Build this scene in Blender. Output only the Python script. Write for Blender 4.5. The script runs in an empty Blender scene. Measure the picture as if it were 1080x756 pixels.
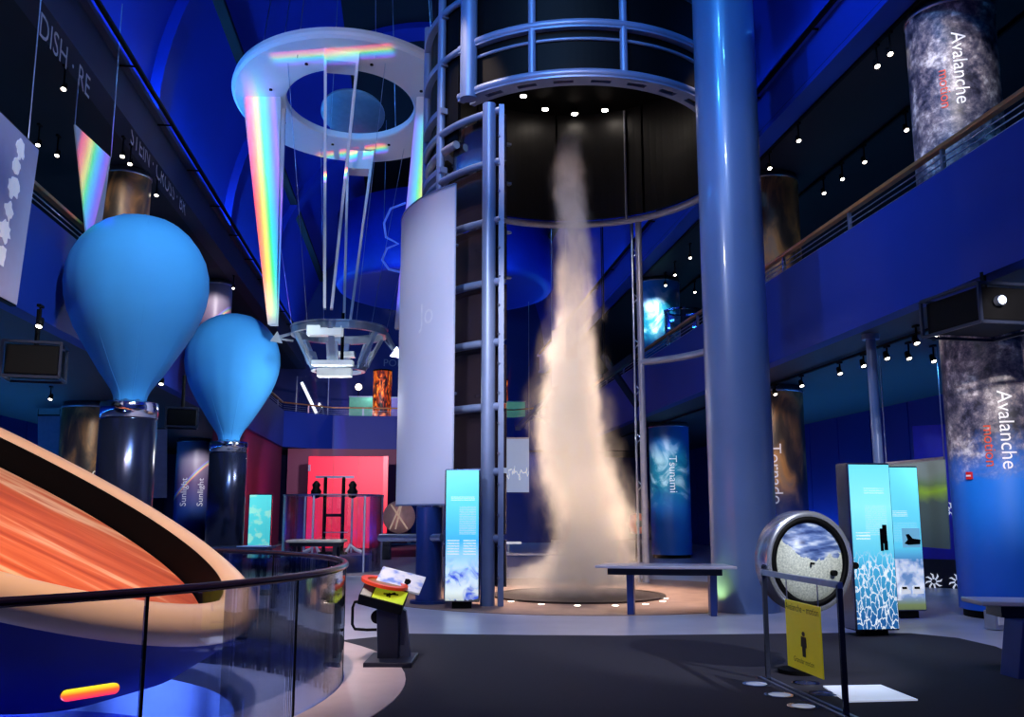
import bpy, bmesh, math, random
from mathutils import Vector, Matrix
random.seed(11)
SC = bpy.context.scene
COL = SC.collection
PI = math.pi

# ------------------------------------------------------------------ camera model (1080 x 756 frame)
FPX = 980.0
TILT = math.atan(162 / 980.0)
YAW = math.atan(110 * math.cos(TILT) / 980)
EYE = Vector((0, 0, 1.65))
FH = Vector((math.sin(YAW), math.cos(YAW), 0))
RT = Vector((math.cos(YAW), -math.sin(YAW), 0))
ZV = Vector((0, 0, 1))
FW = FH * math.cos(TILT) + ZV * math.sin(TILT)
UP = -FH * math.sin(TILT) + ZV * math.cos(TILT)

def ray(px, py): return RT * ((px - 540) / FPX) + UP * ((378 - py) / FPX) + FW
def W(px, py, d):
    r = ray(px, py); return EYE + r * (d / r.dot(FH))
def G(px, py, z=0.0):
    r = ray(px, py); return EYE + r * ((z - EYE.z) / r.z)
def PX(px, py, x):
    r = ray(px, py); return EYE + r * (x / r.x)
def PY(px, py, y):
    r = ray(px, py); return EYE + r * (y / r.y)

cam = bpy.data.cameras.new('camera')
cam.sensor_width = 36; cam.lens = FPX / 1080 * 36
cam.clip_start = 0.05; cam.clip_end = 300
cam_o = bpy.data.objects.new('camera', cam); COL.objects.link(cam_o)
cam_o.location = EYE
cam_o.rotation_euler = Matrix((RT, UP, -FW)).transposed().to_euler()
SC.camera = cam_o

# ------------------------------------------------------------------ materials
def lin(c):
    out = []
    for v in c[:3]:
        v = v / 255.0
        out.append(v / 12.92 if v <= 0.04045 else ((v + 0.055) / 1.055) ** 2.4)
    return (*out, 1)

class NT:
    def __init__(s, nt):
        s.t = nt
    def n(s, typ, ins=None, **kw):
        nd = s.t.nodes.new(typ)
        for k, v in kw.items(): setattr(nd, k, v)
        for k, v in (ins or {}).items():
            sock = nd.inputs[k]
            if hasattr(v, 'is_output'): s.t.links.new(v, sock)
            else: sock.default_value = v
        return nd
    def link(s, a, b): s.t.links.new(a, b)
    def math(s, op, a, b=0.0, c=None):
        nd = s.t.nodes.new('ShaderNodeMath'); nd.operation = op
        for i, v in enumerate((a, b) if c is None else (a, b, c)):
            if hasattr(v, 'is_output'): s.t.links.new(v, nd.inputs[i])
            else: nd.inputs[i].default_value = v
        return nd.outputs[0]
    def ramp(s, fac, stops, interp='LINEAR'):
        nd = s.t.nodes.new('ShaderNodeValToRGB'); nd.color_ramp.interpolation = interp
        s.t.links.new(fac, nd.inputs[0])
        e = nd.color_ramp.elements
        e[0].position, e[0].color = stops[0][0], stops[0][1]
        e[1].position, e[1].color = stops[-1][0], stops[-1][1]
        for p, c in stops[1:-1]:
            q = e.new(p); q.color = c
        return nd.outputs[0]
    def mix(s, fac, a, b, blend='MIX'):
        nd = s.t.nodes.new('ShaderNodeMix'); nd.data_type = 'RGBA'; nd.blend_type = blend
        for i, v in ((0, fac), (6, a), (7, b)):
            if hasattr(v, 'is_output'): s.t.links.new(v, nd.inputs[i])
            else: nd.inputs[i].default_value = v
        return nd.outputs[2]

MATS = {}
def mat(name, rgb, rough=0.5, metal=0.0, noise=0.08, scale=6.0, emit=0.0, ergb=None, coat=0.0, spec=0.5, trans=0.0, bump=0.0):
    if name in MATS: return MATS[name]
    m = bpy.data.materials.new(name); m.use_nodes = True
    g = NT(m.node_tree); b = m.node_tree.nodes['Principled BSDF']
    c = lin(rgb)
    tc = g.n('ShaderNodeTexCoord')
    nz = g.n('ShaderNodeTexNoise', {'Vector': tc.outputs['Object'], 'Scale': scale, 'Detail': 3.0})
    lo = tuple(v * (1 - noise) for v in c[:3]) + (1,)
    hi = tuple(min(1, v * (1 + noise)) for v in c[:3]) + (1,)
    g.link(g.ramp(nz.outputs[0], [(0.3, lo), (0.7, hi)]), b.inputs['Base Color'])
    b.inputs['Roughness'].default_value = rough
    b.inputs['Metallic'].default_value = metal
    b.inputs['Coat Weight'].default_value = coat
    b.inputs['Coat Roughness'].default_value = 0.08
    b.inputs['Specular IOR Level'].default_value = spec
    b.inputs['Transmission Weight'].default_value = trans
    if emit:
        b.inputs['Emission Color'].default_value = lin(ergb or rgb)
        b.inputs['Emission Strength'].default_value = emit
    if bump:
        bp = g.n('ShaderNodeBump', {'Strength': bump, 'Distance': 0.02, 'Height': nz.outputs[0]})
        g.link(bp.outputs[0], b.inputs['Normal'])
    MATS[name] = m
    return m

def glass(name, rgb=(225, 235, 255), refl=0.10, tint=0.92):
    if name in MATS: return MATS[name]
    m = bpy.data.materials.new(name); m.use_nodes = True
    g = NT(m.node_tree); nt = m.node_tree
    nt.nodes.remove(nt.nodes['Principled BSDF']); out = nt.nodes['Material Output']
    c = lin(rgb)
    tr = g.n('ShaderNodeBsdfTransparent', {'Color': tuple(v * tint for v in c[:3]) + (1,)})
    gl = g.n('ShaderNodeBsdfGlossy', {'Color': (1, 1, 1, 1), 'Roughness': 0.02})
    fr = g.n('ShaderNodeLayerWeight', {'Blend': 0.25})
    f = g.math('MULTIPLY_ADD', fr.outputs['Fresnel'], 0.8, refl * 0.3)
    tc = g.n('ShaderNodeTexCoord')
    nz = g.n('ShaderNodeTexNoise', {'Vector': tc.outputs['Object'], 'Scale': 2.0})
    f2 = g.math('MULTIPLY', f, g.math('MULTIPLY_ADD', nz.outputs[0], 0.3, 0.85))
    mx = g.n('ShaderNodeMixShader', {0: f2, 1: tr.outputs[0], 2: gl.outputs[0]})
    g.link(mx.outputs[0], out.inputs['Surface'])
    MATS[name] = m
    return m

def custom(name, fn, rough=0.45, emit=0.0, coat=0.0, metal=0.0):
    """fn(g, texcoord node) -> colour socket"""
    if name in MATS: return MATS[name]
    m = bpy.data.materials.new(name); m.use_nodes = True
    g = NT(m.node_tree); b = m.node_tree.nodes['Principled BSDF']
    tc = g.n('ShaderNodeTexCoord')
    col = fn(g, tc)
    g.link(col, b.inputs['Base Color'])
    b.inputs['Roughness'].default_value = rough
    b.inputs['Coat Weight'].default_value = coat
    b.inputs['Metallic'].default_value = metal
    if emit:
        g.link(col, b.inputs['Emission Color']); b.inputs['Emission Strength'].default_value = emit
    MATS[name] = m
    return m

# ------------------------------------------------------------------ mesh builder
class MB:
    def __init__(s): s.v = []; s.f = []; s.sm = []
    def add(s, vs, fs, smooth=False):
        b = len(s.v); s.v += [Vector(v) for v in vs]
        for f in fs:
            s.f.append(tuple(b + i for i in f)); s.sm.append(smooth)
        return s
    def box(s, c, size, rz=0.0, M=None):
        hx, hy, hz = size[0] / 2, size[1] / 2, size[2] / 2
        vs = [Vector((x, y, z)) for z in (-hz, hz) for x, y in ((-hx, -hy), (hx, -hy), (hx, hy), (-hx, hy))]
        R = Matrix.Rotation(rz, 3, 'Z') if M is None else M
        vs = [R @ v + Vector(c) for v in vs]
        return s.add(vs, [(3, 2, 1, 0), (4, 5, 6, 7), (0, 1, 5, 4), (1, 2, 6, 5), (2, 3, 7, 6), (3, 0, 4, 7)])
    def bar(s, p0, p1, w, h, up=(0, 0, 1)):
        p0, p1 = Vector(p0), Vector(p1); d = p1 - p0; L = d.length; d.normalize()
        x = d.cross(Vector(up))
        if x.length < 1e-4: x = d.cross(Vector((1, 0, 0)))
        x.normalize(); u = x.cross(d)
        M = Matrix((x, d, u)).transposed()
        return s.box((p0 + p1) / 2, (w, L, h), M=M)
    def cyl(s, p0, p1, r0, r1=None, n=16, caps=True):
        p0, p1 = Vector(p0), Vector(p1); r1 = r0 if r1 is None else r1
        d = (p1 - p0).normalized()
        a = d.orthogonal().normalized() if abs(d.z) < 0.999 else Vector((1, 0, 0))
        b = d.cross(a)
        vs = []
        for p, r in ((p0, r0), (p1, r1)):
            for i in range(n):
                t = 2 * PI * i / n
                vs.append(p + (a * math.cos(t) + b * math.sin(t)) * r)
        s.add(vs, [(i, (i + 1) % n, n + (i + 1) % n, n + i) for i in range(n)], True)
        if caps:
            s.add(vs[:n], [tuple(reversed(range(n)))]); s.add(vs[n:], [tuple(range(n))])
        return s
    def tube(s, pts, r, n=8, closed=False, rs=None):
        pts = [Vector(p) for p in pts]; m = len(pts); rings = []; prev = None
        for i, p in enumerate(pts):
            if closed: d = pts[(i + 1) % m] - pts[i - 1]
            else: d = pts[min(i + 1, m - 1)] - pts[max(i - 1, 0)]
            d.normalize()
            a = (prev - d * prev.dot(d)) if prev else (d.orthogonal() if abs(d.z) > 0.9 else d.cross(ZV))
            a.normalize(); prev = a; b = d.cross(a)
            rr = rs[i] if rs else r
            rings.append([p + (a * math.cos(2 * PI * k / n) + b * math.sin(2 * PI * k / n)) * rr for k in range(n)])
        vs = [v for rg in rings for v in rg]; fs = []
        for i in range(m if closed else m - 1):
            j = (i + 1) % m
            for k in range(n):
                fs.append((i * n + k, i * n + (k + 1) % n, j * n + (k + 1) % n, j * n + k))
        s.add(vs, fs, True)
        if not closed:
            s.add(rings[0], [tuple(reversed(range(n)))]); s.add(rings[-1], [tuple(range(n))])
        return s
    def lathe(s, prof, n=48, M=None, smooth=True):
        vs = []
        for r, z in prof:
            for i in range(n):
                t = 2 * PI * i / n; v = Vector((r * math.cos(t), r * math.sin(t), z))
                vs.append(M @ v if M else v)
        fs = []
        for j in range(len(prof) - 1):
            for i in range(n):
                k = (i + 1) % n
                fs.append((j * n + i, j * n + k, (j + 1) * n + k, (j + 1) * n + i))
        return s.add(vs, fs, smooth)
    def arc(s, r0, r1, z0, z1, a0, a1, n=32, c=(0, 0), smooth=True):
        """solid ring sector"""
        full = abs(a1 - a0) >= 2 * PI - 1e-4
        m = n if full else n + 1
        vs = []
        for i in range(m):
            t = a0 + (a1 - a0) * i / n
            for r, z in ((r0, z0), (r1, z0), (r1, z1), (r0, z1)):
                vs.append(Vector((c[0] + r * math.cos(t), c[1] + r * math.sin(t), z)))
        side = []; flat = []
        for i in range(n):
            j = (i + 1) % m
            for k in range(4):
                q = (i * 4 + k, i * 4 + (k + 1) % 4, j * 4 + (k + 1) % 4, j * 4 + k)
                (side if k in (1, 3) else flat).append(tuple(reversed(q)))
        b = len(s.v); s.v += vs
        for q in side: s.f.append(tuple(b + i for i in q)); s.sm.append(False)
        for q in flat: s.f.append(tuple(b + i for i in q)); s.sm.append(False)
        if not full:
            s.f.append(tuple(b + i for i in (0, 1, 2, 3))); s.sm.append(False)
            e = (m - 1) * 4
            s.f.append(tuple(b + i for i in (e + 3, e + 2, e + 1, e))); s.sm.append(False)
        return s
    def prism(s, poly, h, M=None, z0=0.0):
        """extrude a 2D polygon by h along local z, placed by the 4x4 M"""
        n = len(poly)
        vs = [Vector((x, y, z0)) for x, y in poly] + [Vector((x, y, z0 + h)) for x, y in poly]
        if M: vs = [M @ v for v in vs]
        return s.add(vs, [tuple(reversed(range(n))), tuple(range(n, 2 * n))] + [(i, (i + 1) % n, n + (i + 1) % n, n + i) for i in range(n)])
    def disc(s, c, r, h, n=32, M=None):
        prof = [(r * math.cos(2 * PI * i / n), r * math.sin(2 * PI * i / n)) for i in range(n)]
        T = Matrix.Translation(Vector(c)) @ (M.to_4x4() if M else Matrix())
        return s.prism(prof, h, T)
    def quadslab(s, pts, thick):
        """four (or more) coplanar points made into a slab"""
        pts = [Vector(p) for p in pts]; nrm = (pts[1] - pts[0]).cross(pts[-1] - pts[0]).normalized() * thick
        n = len(pts)
        return s.add(pts + [p + nrm for p in pts], [tuple(reversed(range(n))), tuple(range(n, 2 * n))] + [(i, (i + 1) % n, n + (i + 1) % n, n + i) for i in range(n)])
    def build(s, name, m, parent=None, off=None, bevel=0.0, fix=True):
        me = bpy.data.meshes.new(name)
        vs = [v - Vector(off) for v in s.v] if off is not None else s.v
        me.from_pydata([tuple(v) for v in vs], [], s.f)
        me.polygons.foreach_set('use_smooth', s.sm)
        if fix:
            bm = bmesh.new(); bm.from_mesh(me)
            bmesh.ops.recalc_face_normals(bm, faces=bm.faces); bm.to_mesh(me); bm.free()
        me.materials.append(m)
        o = bpy.data.objects.new(name, me); COL.objects.link(o)
        if parent is not None: o.parent = parent
        if bevel:
            b = o.modifiers.new('edge', 'BEVEL'); b.width = bevel; b.segments = 2; b.limit_method = 'ANGLE'; b.angle_limit = 0.6
        return o

def thing(name, label, cat, loc=(0, 0, 0), rz=0.0, group=None):
    o = bpy.data.objects.new(name, None); COL.objects.link(o)
    o.empty_display_size = 0.1
    o.location = loc; o.rotation_euler = (0, 0, rz); o['label'] = label; o['category'] = cat
    if group: o['group'] = group
    return o
def tag(o, label, cat, group=None, kind=None):
    o['label'] = label; o['category'] = cat
    if group: o['group'] = group
    if kind: o['kind'] = kind
    return o
def solo(name, mb, m, label, cat, loc=(0, 0, 0), group=None, bevel=0.0, kind=None, off=True):
    o = mb.build(name, m, None, loc if off else None, bevel); o.location = loc
    return tag(o, label, cat, group, kind)
def struct(name, mb, m, bevel=0.0):
    o = mb.build(name, m, None, None, bevel); o['kind'] = 'structure'
    return o
def dup(root, loc, rz=None, label=None, group=None):
    r = root.copy(); COL.objects.link(r); r.location = loc
    if rz is not None: r.rotation_euler = (0, 0, rz)
    if label: r['label'] = label
    if group: r['group'] = group
    for ch in list(root.children):
        c = ch.copy(); COL.objects.link(c); c.parent = r
        for gch in list(ch.children):
            d = gch.copy(); COL.objects.link(d); d.parent = c
    return r

FONT_CACHE = {}
def text_geo(txt, size):
    """mesh verts / faces of a text in the XY plane, starting at the origin (baseline along +X)"""
    key = (txt, size)
    if key in FONT_CACHE: return FONT_CACHE[key]
    cu = bpy.data.curves.new('lettering', 'FONT'); cu.body = txt; cu.size = size; cu.extrude = 0.0; cu.resolution_u = 3
    ob = bpy.data.objects.new('lettering_source', cu); COL.objects.link(ob)
    bpy.context.view_layer.update()
    me = bpy.data.meshes.new_from_object(ob.evaluated_get(bpy.context.evaluated_depsgraph_get()))
    bm = bmesh.new(); bm.from_mesh(me); bmesh.ops.triangulate(bm, faces=bm.faces)
    for _ in range(3):
        lo_ = [e for e in bm.edges if e.calc_length() > size * 0.22]
        if lo_: bmesh.ops.subdivide_edges(bm, edges=lo_, cuts=1); bmesh.ops.triangulate(bm, faces=[f for f in bm.faces if len(f.verts) > 3])
    bm.verts.index_update()
    vs = [v.co.copy() for v in bm.verts]; fs = [tuple(v.index for v in f.verts) for f in bm.faces]; bm.free()
    bpy.data.objects.remove(ob); bpy.data.curves.remove(cu); bpy.data.meshes.remove(me)
    FONT_CACHE[key] = (vs, fs)
    return vs, fs
def text_flat(mb, txt, size, origin, xdir, ydir, lift=0.006, center=False):
    vs, fs = text_geo(txt, size)
    xdir = Vector(xdir).normalized(); ydir = Vector(ydir).normalized(); nrm = xdir.cross(ydir)
    w = max(v.x for v in vs) if center else 0
    o = Vector(origin)
    return mb.add([o + xdir * (v.x - w / 2) + ydir * v.y + nrm * lift for v in vs], fs)
def text_words(txt, size, origin, xdir, ydir, name, m, parent, off=None, lift=0.006, center=False):
    """one mesh per word, laid along the same baseline"""
    full = max(v.x for v in text_geo(txt, size)[0]); acc = ''
    for wd in txt.split(' '):
        x1 = max(v.x for v in text_geo(acc + wd, size)[0]); x0 = x1 - max(v.x for v in text_geo(wd, size)[0])
        acc += wd + ' '
        mb = MB(); text_flat(mb, wd, size, Vector(origin) + Vector(xdir).normalized() * (x0 - (full / 2 if center else 0)), xdir, ydir, lift)
        mb.build(name, m, parent, off)
def text_column(mb, txt, size, r, ang, ztop, down=True, lift=0.012):
    """lettering running down (or up) a round column of radius r; ang = where the baseline sits"""
    vs, fs = text_geo(txt, size)
    out = []
    for v in vs:
        if down: z = ztop - v.x; a = ang + v.y / r
        else: z = ztop + v.x; a = ang - v.y / r
        out.append(Vector(((r + lift) * math.cos(a), (r + lift) * math.sin(a), z)))
    return mb.add(out, fs)

# ------------------------------------------------------------------ lights
def aim(o, target, xdir=None):
    z = (o.location - Vector(target)).normalized()
    if xdir is None: x = ZV.cross(z)
    else: x = Vector(xdir) - z * Vector(xdir).dot(z)
    if x.length < 1e-4: x = Vector((1, 0, 0))
    x.normalize(); y = z.cross(x)
    o.rotation_euler = Matrix((x, y, z)).transposed().to_euler()
def spot(loc, target, power, rgb=(1, 1, 1), deg=40, blend=0.5, rad=0.08, name='spot_lamp'):
    l = bpy.data.lights.new(name, 'SPOT'); l.energy = power; l.color = rgb; l.spot_size = math.radians(deg); l.spot_blend = blend; l.shadow_soft_size = rad
    o = bpy.data.objects.new(name, l); COL.objects.link(o); o.location = loc; aim(o, target); return o
def area(loc, target, power, rgb, sx, sy, xdir=None, name='strip_lamp', spread=180):
    l = bpy.data.lights.new(name, 'AREA'); l.energy = power; l.color = rgb; l.shape = 'RECTANGLE'; l.size = sx; l.size_y = sy; l.spread = math.radians(spread)
    o = bpy.data.objects.new(name, l); COL.objects.link(o); o.location = loc; aim(o, target, xdir); return o
def point(loc, power, rgb, rad=0.2, name='bulb_lamp'):
    l = bpy.data.lights.new(name, 'POINT'); l.energy = power; l.color = rgb; l.shadow_soft_size = rad
    o = bpy.data.objects.new(name, l); COL.objects.link(o); o.location = loc; return o
SPECTRUM = [(0.02, (0, 0, 0, 1)), (0.12, (1, 0.03, 0.05, 1)), (0.27, (1, 0.32, 0.02, 1)), (0.38, (0.95, 0.9, 0.03, 1)), (0.52, (0.05, 0.9, 0.12, 1)),
            (0.66, (0.03, 0.55, 1, 1)), (0.82, (0.12, 0.1, 1, 1)), (0.93, (0.3, 0.05, 0.7, 1)), (1.0, (0, 0, 0, 1))]
def spectrum_spot(loc, target, red_dir, half_width, power, deg, rad=0.01):
    """a prism projector: real light spread into a band of colours, red towards red_dir"""
    o = spot(loc, target, power, (1, 1, 1), deg, 0.3, rad, 'spectrum_lamp'); aim(o, target, red_dir)
    l = o.data; l.use_nodes = True; g = NT(l.node_tree)
    em = [n for n in l.node_tree.nodes if n.type == 'EMISSION'][0]
    d = (Vector(target) - Vector(loc)).length; h = half_width / d
    tc = g.n('ShaderNodeTexCoord'); sx = g.n('ShaderNodeSeparateXYZ', {0: tc.outputs['Normal']})
    q = g.math('DIVIDE', sx.outputs[0], sx.outputs[2])
    mr = g.n('ShaderNodeMapRange', {0: q, 1: -h, 2: h})
    g.link(g.ramp(mr.outputs[0], SPECTRUM), em.inputs[0])
    return o

# ------------------------------------------------------------------ room dimensions
XL, XR = -6.3, 7.9          # balcony fronts
ZB, ZP, ZR = 4.95, 6.72, 7.15   # balcony soffit, parapet top, handrail
XWL, XWR = -14.0, 15.0      # walls behind the galleries
ZG, ZC = 10.1, 11.1         # upper gallery ceiling, cornice
YF, YB, YW = -4.0, 50.0, 56.0
XM = (XL + XR) / 2

blue_paint = mat('blue_paint', (1, 42, 142), 0.6, noise=0.05, scale=0.6)
blue_dark = mat('dark_blue_paint', (6, 32, 110), 0.6, noise=0.10, scale=0.5)
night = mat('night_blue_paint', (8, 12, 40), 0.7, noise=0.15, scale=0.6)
black = mat('matte_black', (4, 4, 6), 0.6, noise=0.2, spec=0.12)
steel = mat('brushed_steel', (170, 178, 200), 0.28, 0.9, noise=0.08, scale=14)
chrome = mat('chrome', (225, 228, 235), 0.10, 1.0, noise=0.03)
white = mat('white_board', (222, 220, 226), 0.55, noise=0.03, scale=2)
tower_paint = mat('slate_tube_paint', (112, 128, 165), 0.38, 0.25, noise=0.06, scale=3)

# ------------------------------------------------------------------ the setting: floors
PC = Vector((-5.39, 9.704, 0)); PR = 4.80
CT = W(610, 540, 19.8); CT.z = 0        # centre of the vortex tower
TR = 3.3

def filled(outer, holes, z, name, m, thick=None):
    bm = bmesh.new(); edges = []
    for loop in [outer] + holes:
        vs = [bm.verts.new((p[0], p[1], z)) for p in loop]
        for i in range(len(vs)): edges.append(bm.edges.new((vs[i], vs[(i + 1) % len(vs)])))
    bmesh.ops.triangle_fill(bm, edges=edges, use_beauty=True)
    for f in bm.faces:
        f.normal_update()
        if f.normal.z < 0: f.normal_flip()
    me = bpy.data.meshes.new(name); bm.to_mesh(me); bm.free(); me.materials.append(m)
    o = bpy.data.objects.new(name, me); COL.objects.link(o); o['kind'] = 'structure'
    return o
def circ(c, r, n=96, a0=0.0, a1=2 * PI, closed=True):
    k = n if closed else n + 1
    return [(c[0] + r * math.cos(a0 + (a1 - a0) * i / n), c[1] + r * math.sin(a0 + (a1 - a0) * i / n)) for i in range(k)]

def floor_fn(g, tc):
    nz = g.n('ShaderNodeTexNoise', {'Vector': tc.outputs['Object'], 'Scale': 1.3, 'Detail': 5.0})
    return g.ramp(nz.outputs[0], [(0.3, lin((166, 168, 188))), (0.7, lin((186, 186, 204)))])
pale_floor = custom('pale_terrazzo', floor_fn, 0.3)
def carpet_fn(g, tc):
    nz = g.n('ShaderNodeTexNoise', {'Vector': tc.outputs['Object'], 'Scale': 90.0, 'Detail': 2.0})
    n2 = g.n('ShaderNodeTexNoise', {'Vector': tc.outputs['Object'], 'Scale': 0.8, 'Detail': 3.0})
    a = g.ramp(nz.outputs[0], [(0.3, lin((20, 21, 36))), (0.7, lin((36, 36, 54)))])
    return g.mix(g.math('MULTIPLY', n2.outputs[0], 0.5), a, lin((34, 29, 40)))
carpet_m = custom('dark_carpet', carpet_fn, 0.85)
def tan_fn(g, tc):
    sp = g.n('ShaderNodeTexNoise', {'Vector': tc.outputs['Object'], 'Scale': 3.0, 'Detail': 6.0})
    return g.ramp(sp.outputs[0], [(0.3, lin((130, 104, 92))), (0.7, lin((156, 128, 114)))])
tan_floor = custom('tan_stone', tan_fn, 0.4)

filled([(XWL, YF), (XWR, YF), (XWR, YW), (XWL, YW)], [circ(PC, PR + 0.02)], 0.0, 'floor', pale_floor)
# carpet in front, its edge following the pit kerb and the pale walkway
RK = 5.40
far = [G(*q) for q in [(432, 668.5), (480, 669), (560, 670), (650, 670.5), (780, 669), (900, 667.5), (960, 668), (1010, 673), (1050, 682), (1080, 694)]]
a_start = math.atan2(far[0].y - PC.y, far[0].x - PC.x)
ring_pts = []
a = a_start
while a > math.radians(-75):
    ring_pts.append((PC.x + RK * math.cos(a), PC.y + RK * math.sin(a))); a -= math.radians(3)
poly = [(p.x, p.y) for p in far] + [(13.2, far[-1].y - 1.2), (13.2, YF + .2), (ring_pts[-1][0] - 0.3, YF + .2)] + ring_pts[::-1]
filled(poly, [], 0.006, 'floor_carpet', carpet_m)
# maroon carpet at the back left and a dark one behind the tower
mar = mat('maroon_carpet', (70, 10, 40), 0.8, noise=0.15, scale=10)
filled([(-6.3, 35.5), (1.5, 35.5), (2.5, 48.8), (-6.3, 48.8)], [], 0.006, 'floor_carpet_maroon', mar)
# tan round floor of the vortex with its dark grille
m_ = MB().arc(0.0, 4.35, -0.02, 0.010, 0, 2 * PI, 96, (CT.x, CT.y)); struct('floor_vortex', m_, tan_floor)
# pit
pit_blue = mat('pit_blue_paint', (10, 45, 190), 0.4, noise=0.06, scale=0.5)
m_ = MB().arc(PR - 0.02, PR + 0.10, -0.95, -0.02, 0, 2 * PI, 96, (PC.x, PC.y)); struct('wall_pit', m_, blue_dark)
m_ = MB().arc(0.0, PR, -1.0, -0.9, 0, 2 * PI, 96, (PC.x, PC.y)); struct('floor_pit', m_, pit_blue)
shelf = mat('pale_blue_shelf', (150, 165, 220), 0.45, noise=0.04)
m_ = MB().arc(PR - 1.1, PR - 0.02, -0.9, -0.40, 0, 2 * PI, 96, (PC.x, PC.y)); struct('trim_1', m_, shelf)
kerb_m = mat('pale_kerb_stone', (190, 170, 172), 0.4, noise=0.06, scale=4)
m_ = MB().arc(PR - 0.01, RK, -0.02, 0.012, 0, 2 * PI, 96, (PC.x, PC.y)); struct('trim_2', m_, kerb_m)

# ------------------------------------------------------------------ walls, balconies, vault
def wall_panels(x, y0, y1, z0, z1, side):
    """tall wall of vertical boards with shadow gaps"""
    mb = MB(); y = y0
    while y < y1 - 0.1:
        w = min(2.35, y1 - y); mb.box((x + side * 0.1, y + w / 2, (z0 + z1) / 2), (0.2, w - 0.07, z1 - z0)); y += 2.35
    mb.box((x + side * 0.27, (y0 + y1) / 2, (z0 + z1) / 2), (0.1, y1 - y0, z1 - z0))
    return mb
struct('wall_left', wall_panels(XWL, YF, YW, 0, ZB, -1), blue_paint)
struct('wall_right', wall_panels(XWR, YF, YW, 0, ZB, 1), blue_paint)
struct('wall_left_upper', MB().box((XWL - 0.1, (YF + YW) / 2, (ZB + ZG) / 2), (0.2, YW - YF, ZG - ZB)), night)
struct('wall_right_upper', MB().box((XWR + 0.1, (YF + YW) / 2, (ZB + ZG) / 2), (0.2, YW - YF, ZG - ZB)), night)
# balcony slabs (soffit + deck) and parapets; the left one turns the corner at 45 degrees
CH = 2.2
soffit = mat('soffit_grey', (34, 38, 50), 0.6, noise=0.1, scale=0.8)
struct('balcony_slab_left', MB().box(((XWL + XL - .3) / 2, (YF + YB - .2) / 2, ZB + 0.2), (XL - .3 - XWL, YB - YF - .4, 0.4)), soffit)
struct('balcony_slab_right', MB().box(((XWR + XR + .3) / 2, (YF + YB - .2) / 2, ZB + 0.2), (XWR - XR - .3, YB - YF - .4, 0.4)), soffit)
struct('balcony_slab_back', MB().box((XM, (YB + YW) / 2 + .15, ZB + 0.2), (XWR - XWL, YW - YB - .3, 0.4)), soffit)
def parapet(path):
    mb = MB()
    for p, q in zip(path[:-1], path[1:]):
        p, q = Vector(p), Vector(q)
        mb.bar((p.x, p.y, (ZB - 0.05 + ZP) / 2), (q.x, q.y, (ZB - 0.05 + ZP) / 2), 0.3, ZP - ZB + 0.05)
    return mb
struct('balcony_wall_left', parapet([(XL - .15, YF, 0), (XL - .15, YB - CH, 0)]), blue_paint)
struct('balcony_wall_right', parapet([(XR + .15, YF, 0), (XR + .15, YB - CH, 0)]), blue_paint)
struct('balcony_wall_back', parapet([(XL - .15, YB - CH, 0), (XL + CH, YB + .15, 0), (XR - CH, YB + .15, 0), (XR + .15, YB - CH, 0)]), blue_paint)
struct('wall_back', MB().box((XM, YW + 0.1, 10), (XWR - XWL + 1, 0.2, 20)), blue_dark)
struct('wall_back_lower', MB().box((4.0, YB + 1.2, ZB / 2), (7.6, 0.2, ZB - .02)), blue_dark)
maroon = mat('maroon_paint', (96, 2, 62), 0.55, noise=0.06, scale=0.8)
struct('wall_maroon_left', MB().box((XL - .25, 40.6, ZB / 2), (0.2, 16.0, ZB - 0.12)), maroon)
struct('wall_maroon_back', MB().box((-3.1, YB - .8, ZB / 2), (6.2, 0.2, ZB - 0.12)), maroon)
# upper gallery ceilings and friezes
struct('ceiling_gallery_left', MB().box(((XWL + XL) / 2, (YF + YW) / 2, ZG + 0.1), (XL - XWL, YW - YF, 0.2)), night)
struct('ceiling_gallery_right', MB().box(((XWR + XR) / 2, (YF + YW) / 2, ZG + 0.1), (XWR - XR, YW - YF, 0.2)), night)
frieze_m = mat('frieze_stone', (38, 44, 78), 0.7, noise=0.08, scale=1.0)
def frieze(x, side):
    mb = MB().box((x + side * 0.2, (YF + YW) / 2, (ZG + ZC) / 2), (0.4, YW - YF, ZC - ZG))
    mb.box((x + side * 0.12, (YF + YW) / 2, ZC + 0.06), (0.55, YW - YF, 0.12))
    mb.box((x + side * 0.16, (YF + YW) / 2, ZG + 0.05), (0.46, YW - YF, 0.12))
    return mb
struct('frieze_wall_left', frieze(XL, -1), frieze_m)
struct('frieze_wall_right', frieze(XR, 1), mat('frieze_blue_light', (3, 56, 190), 0.6, noise=0.08, scale=0.4))  # blue light falling on the right frieze is put into its colour
# barrel vault
HV = (XR - XL) / 2; RISE = 8.4
def vault():
    mb = MB(); n = 40; vs = []; fs = []
    for k, r in ((0, 0.0), (1, 0.3)):
        for i in range(n + 1):
            t = PI - PI * i / n
            x = XM + (HV + 0.3 + r) * math.cos(t); z = ZC + 0.1 + (RISE + r) * math.sin(t)
            vs += [Vector((x, YF, z)), Vector((x, YW, z))]
    N = 2 * (n + 1)
    for i in range(n):
        fs.append((2 * i, 2 * i + 1, 2 * i + 3, 2 * i + 2)); fs.append((N + 2 * i, N + 2 * i + 2, N + 2 * i + 3, N + 2 * i + 1))
    return mb.add(vs, fs, True)
vault_m = mat('vault_blue_paint', (10, 38, 165), 0.65, noise=0.08, scale=0.35)
o = vault().build('ceiling', vault_m, fix=False); o['kind'] = 'structure'
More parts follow.
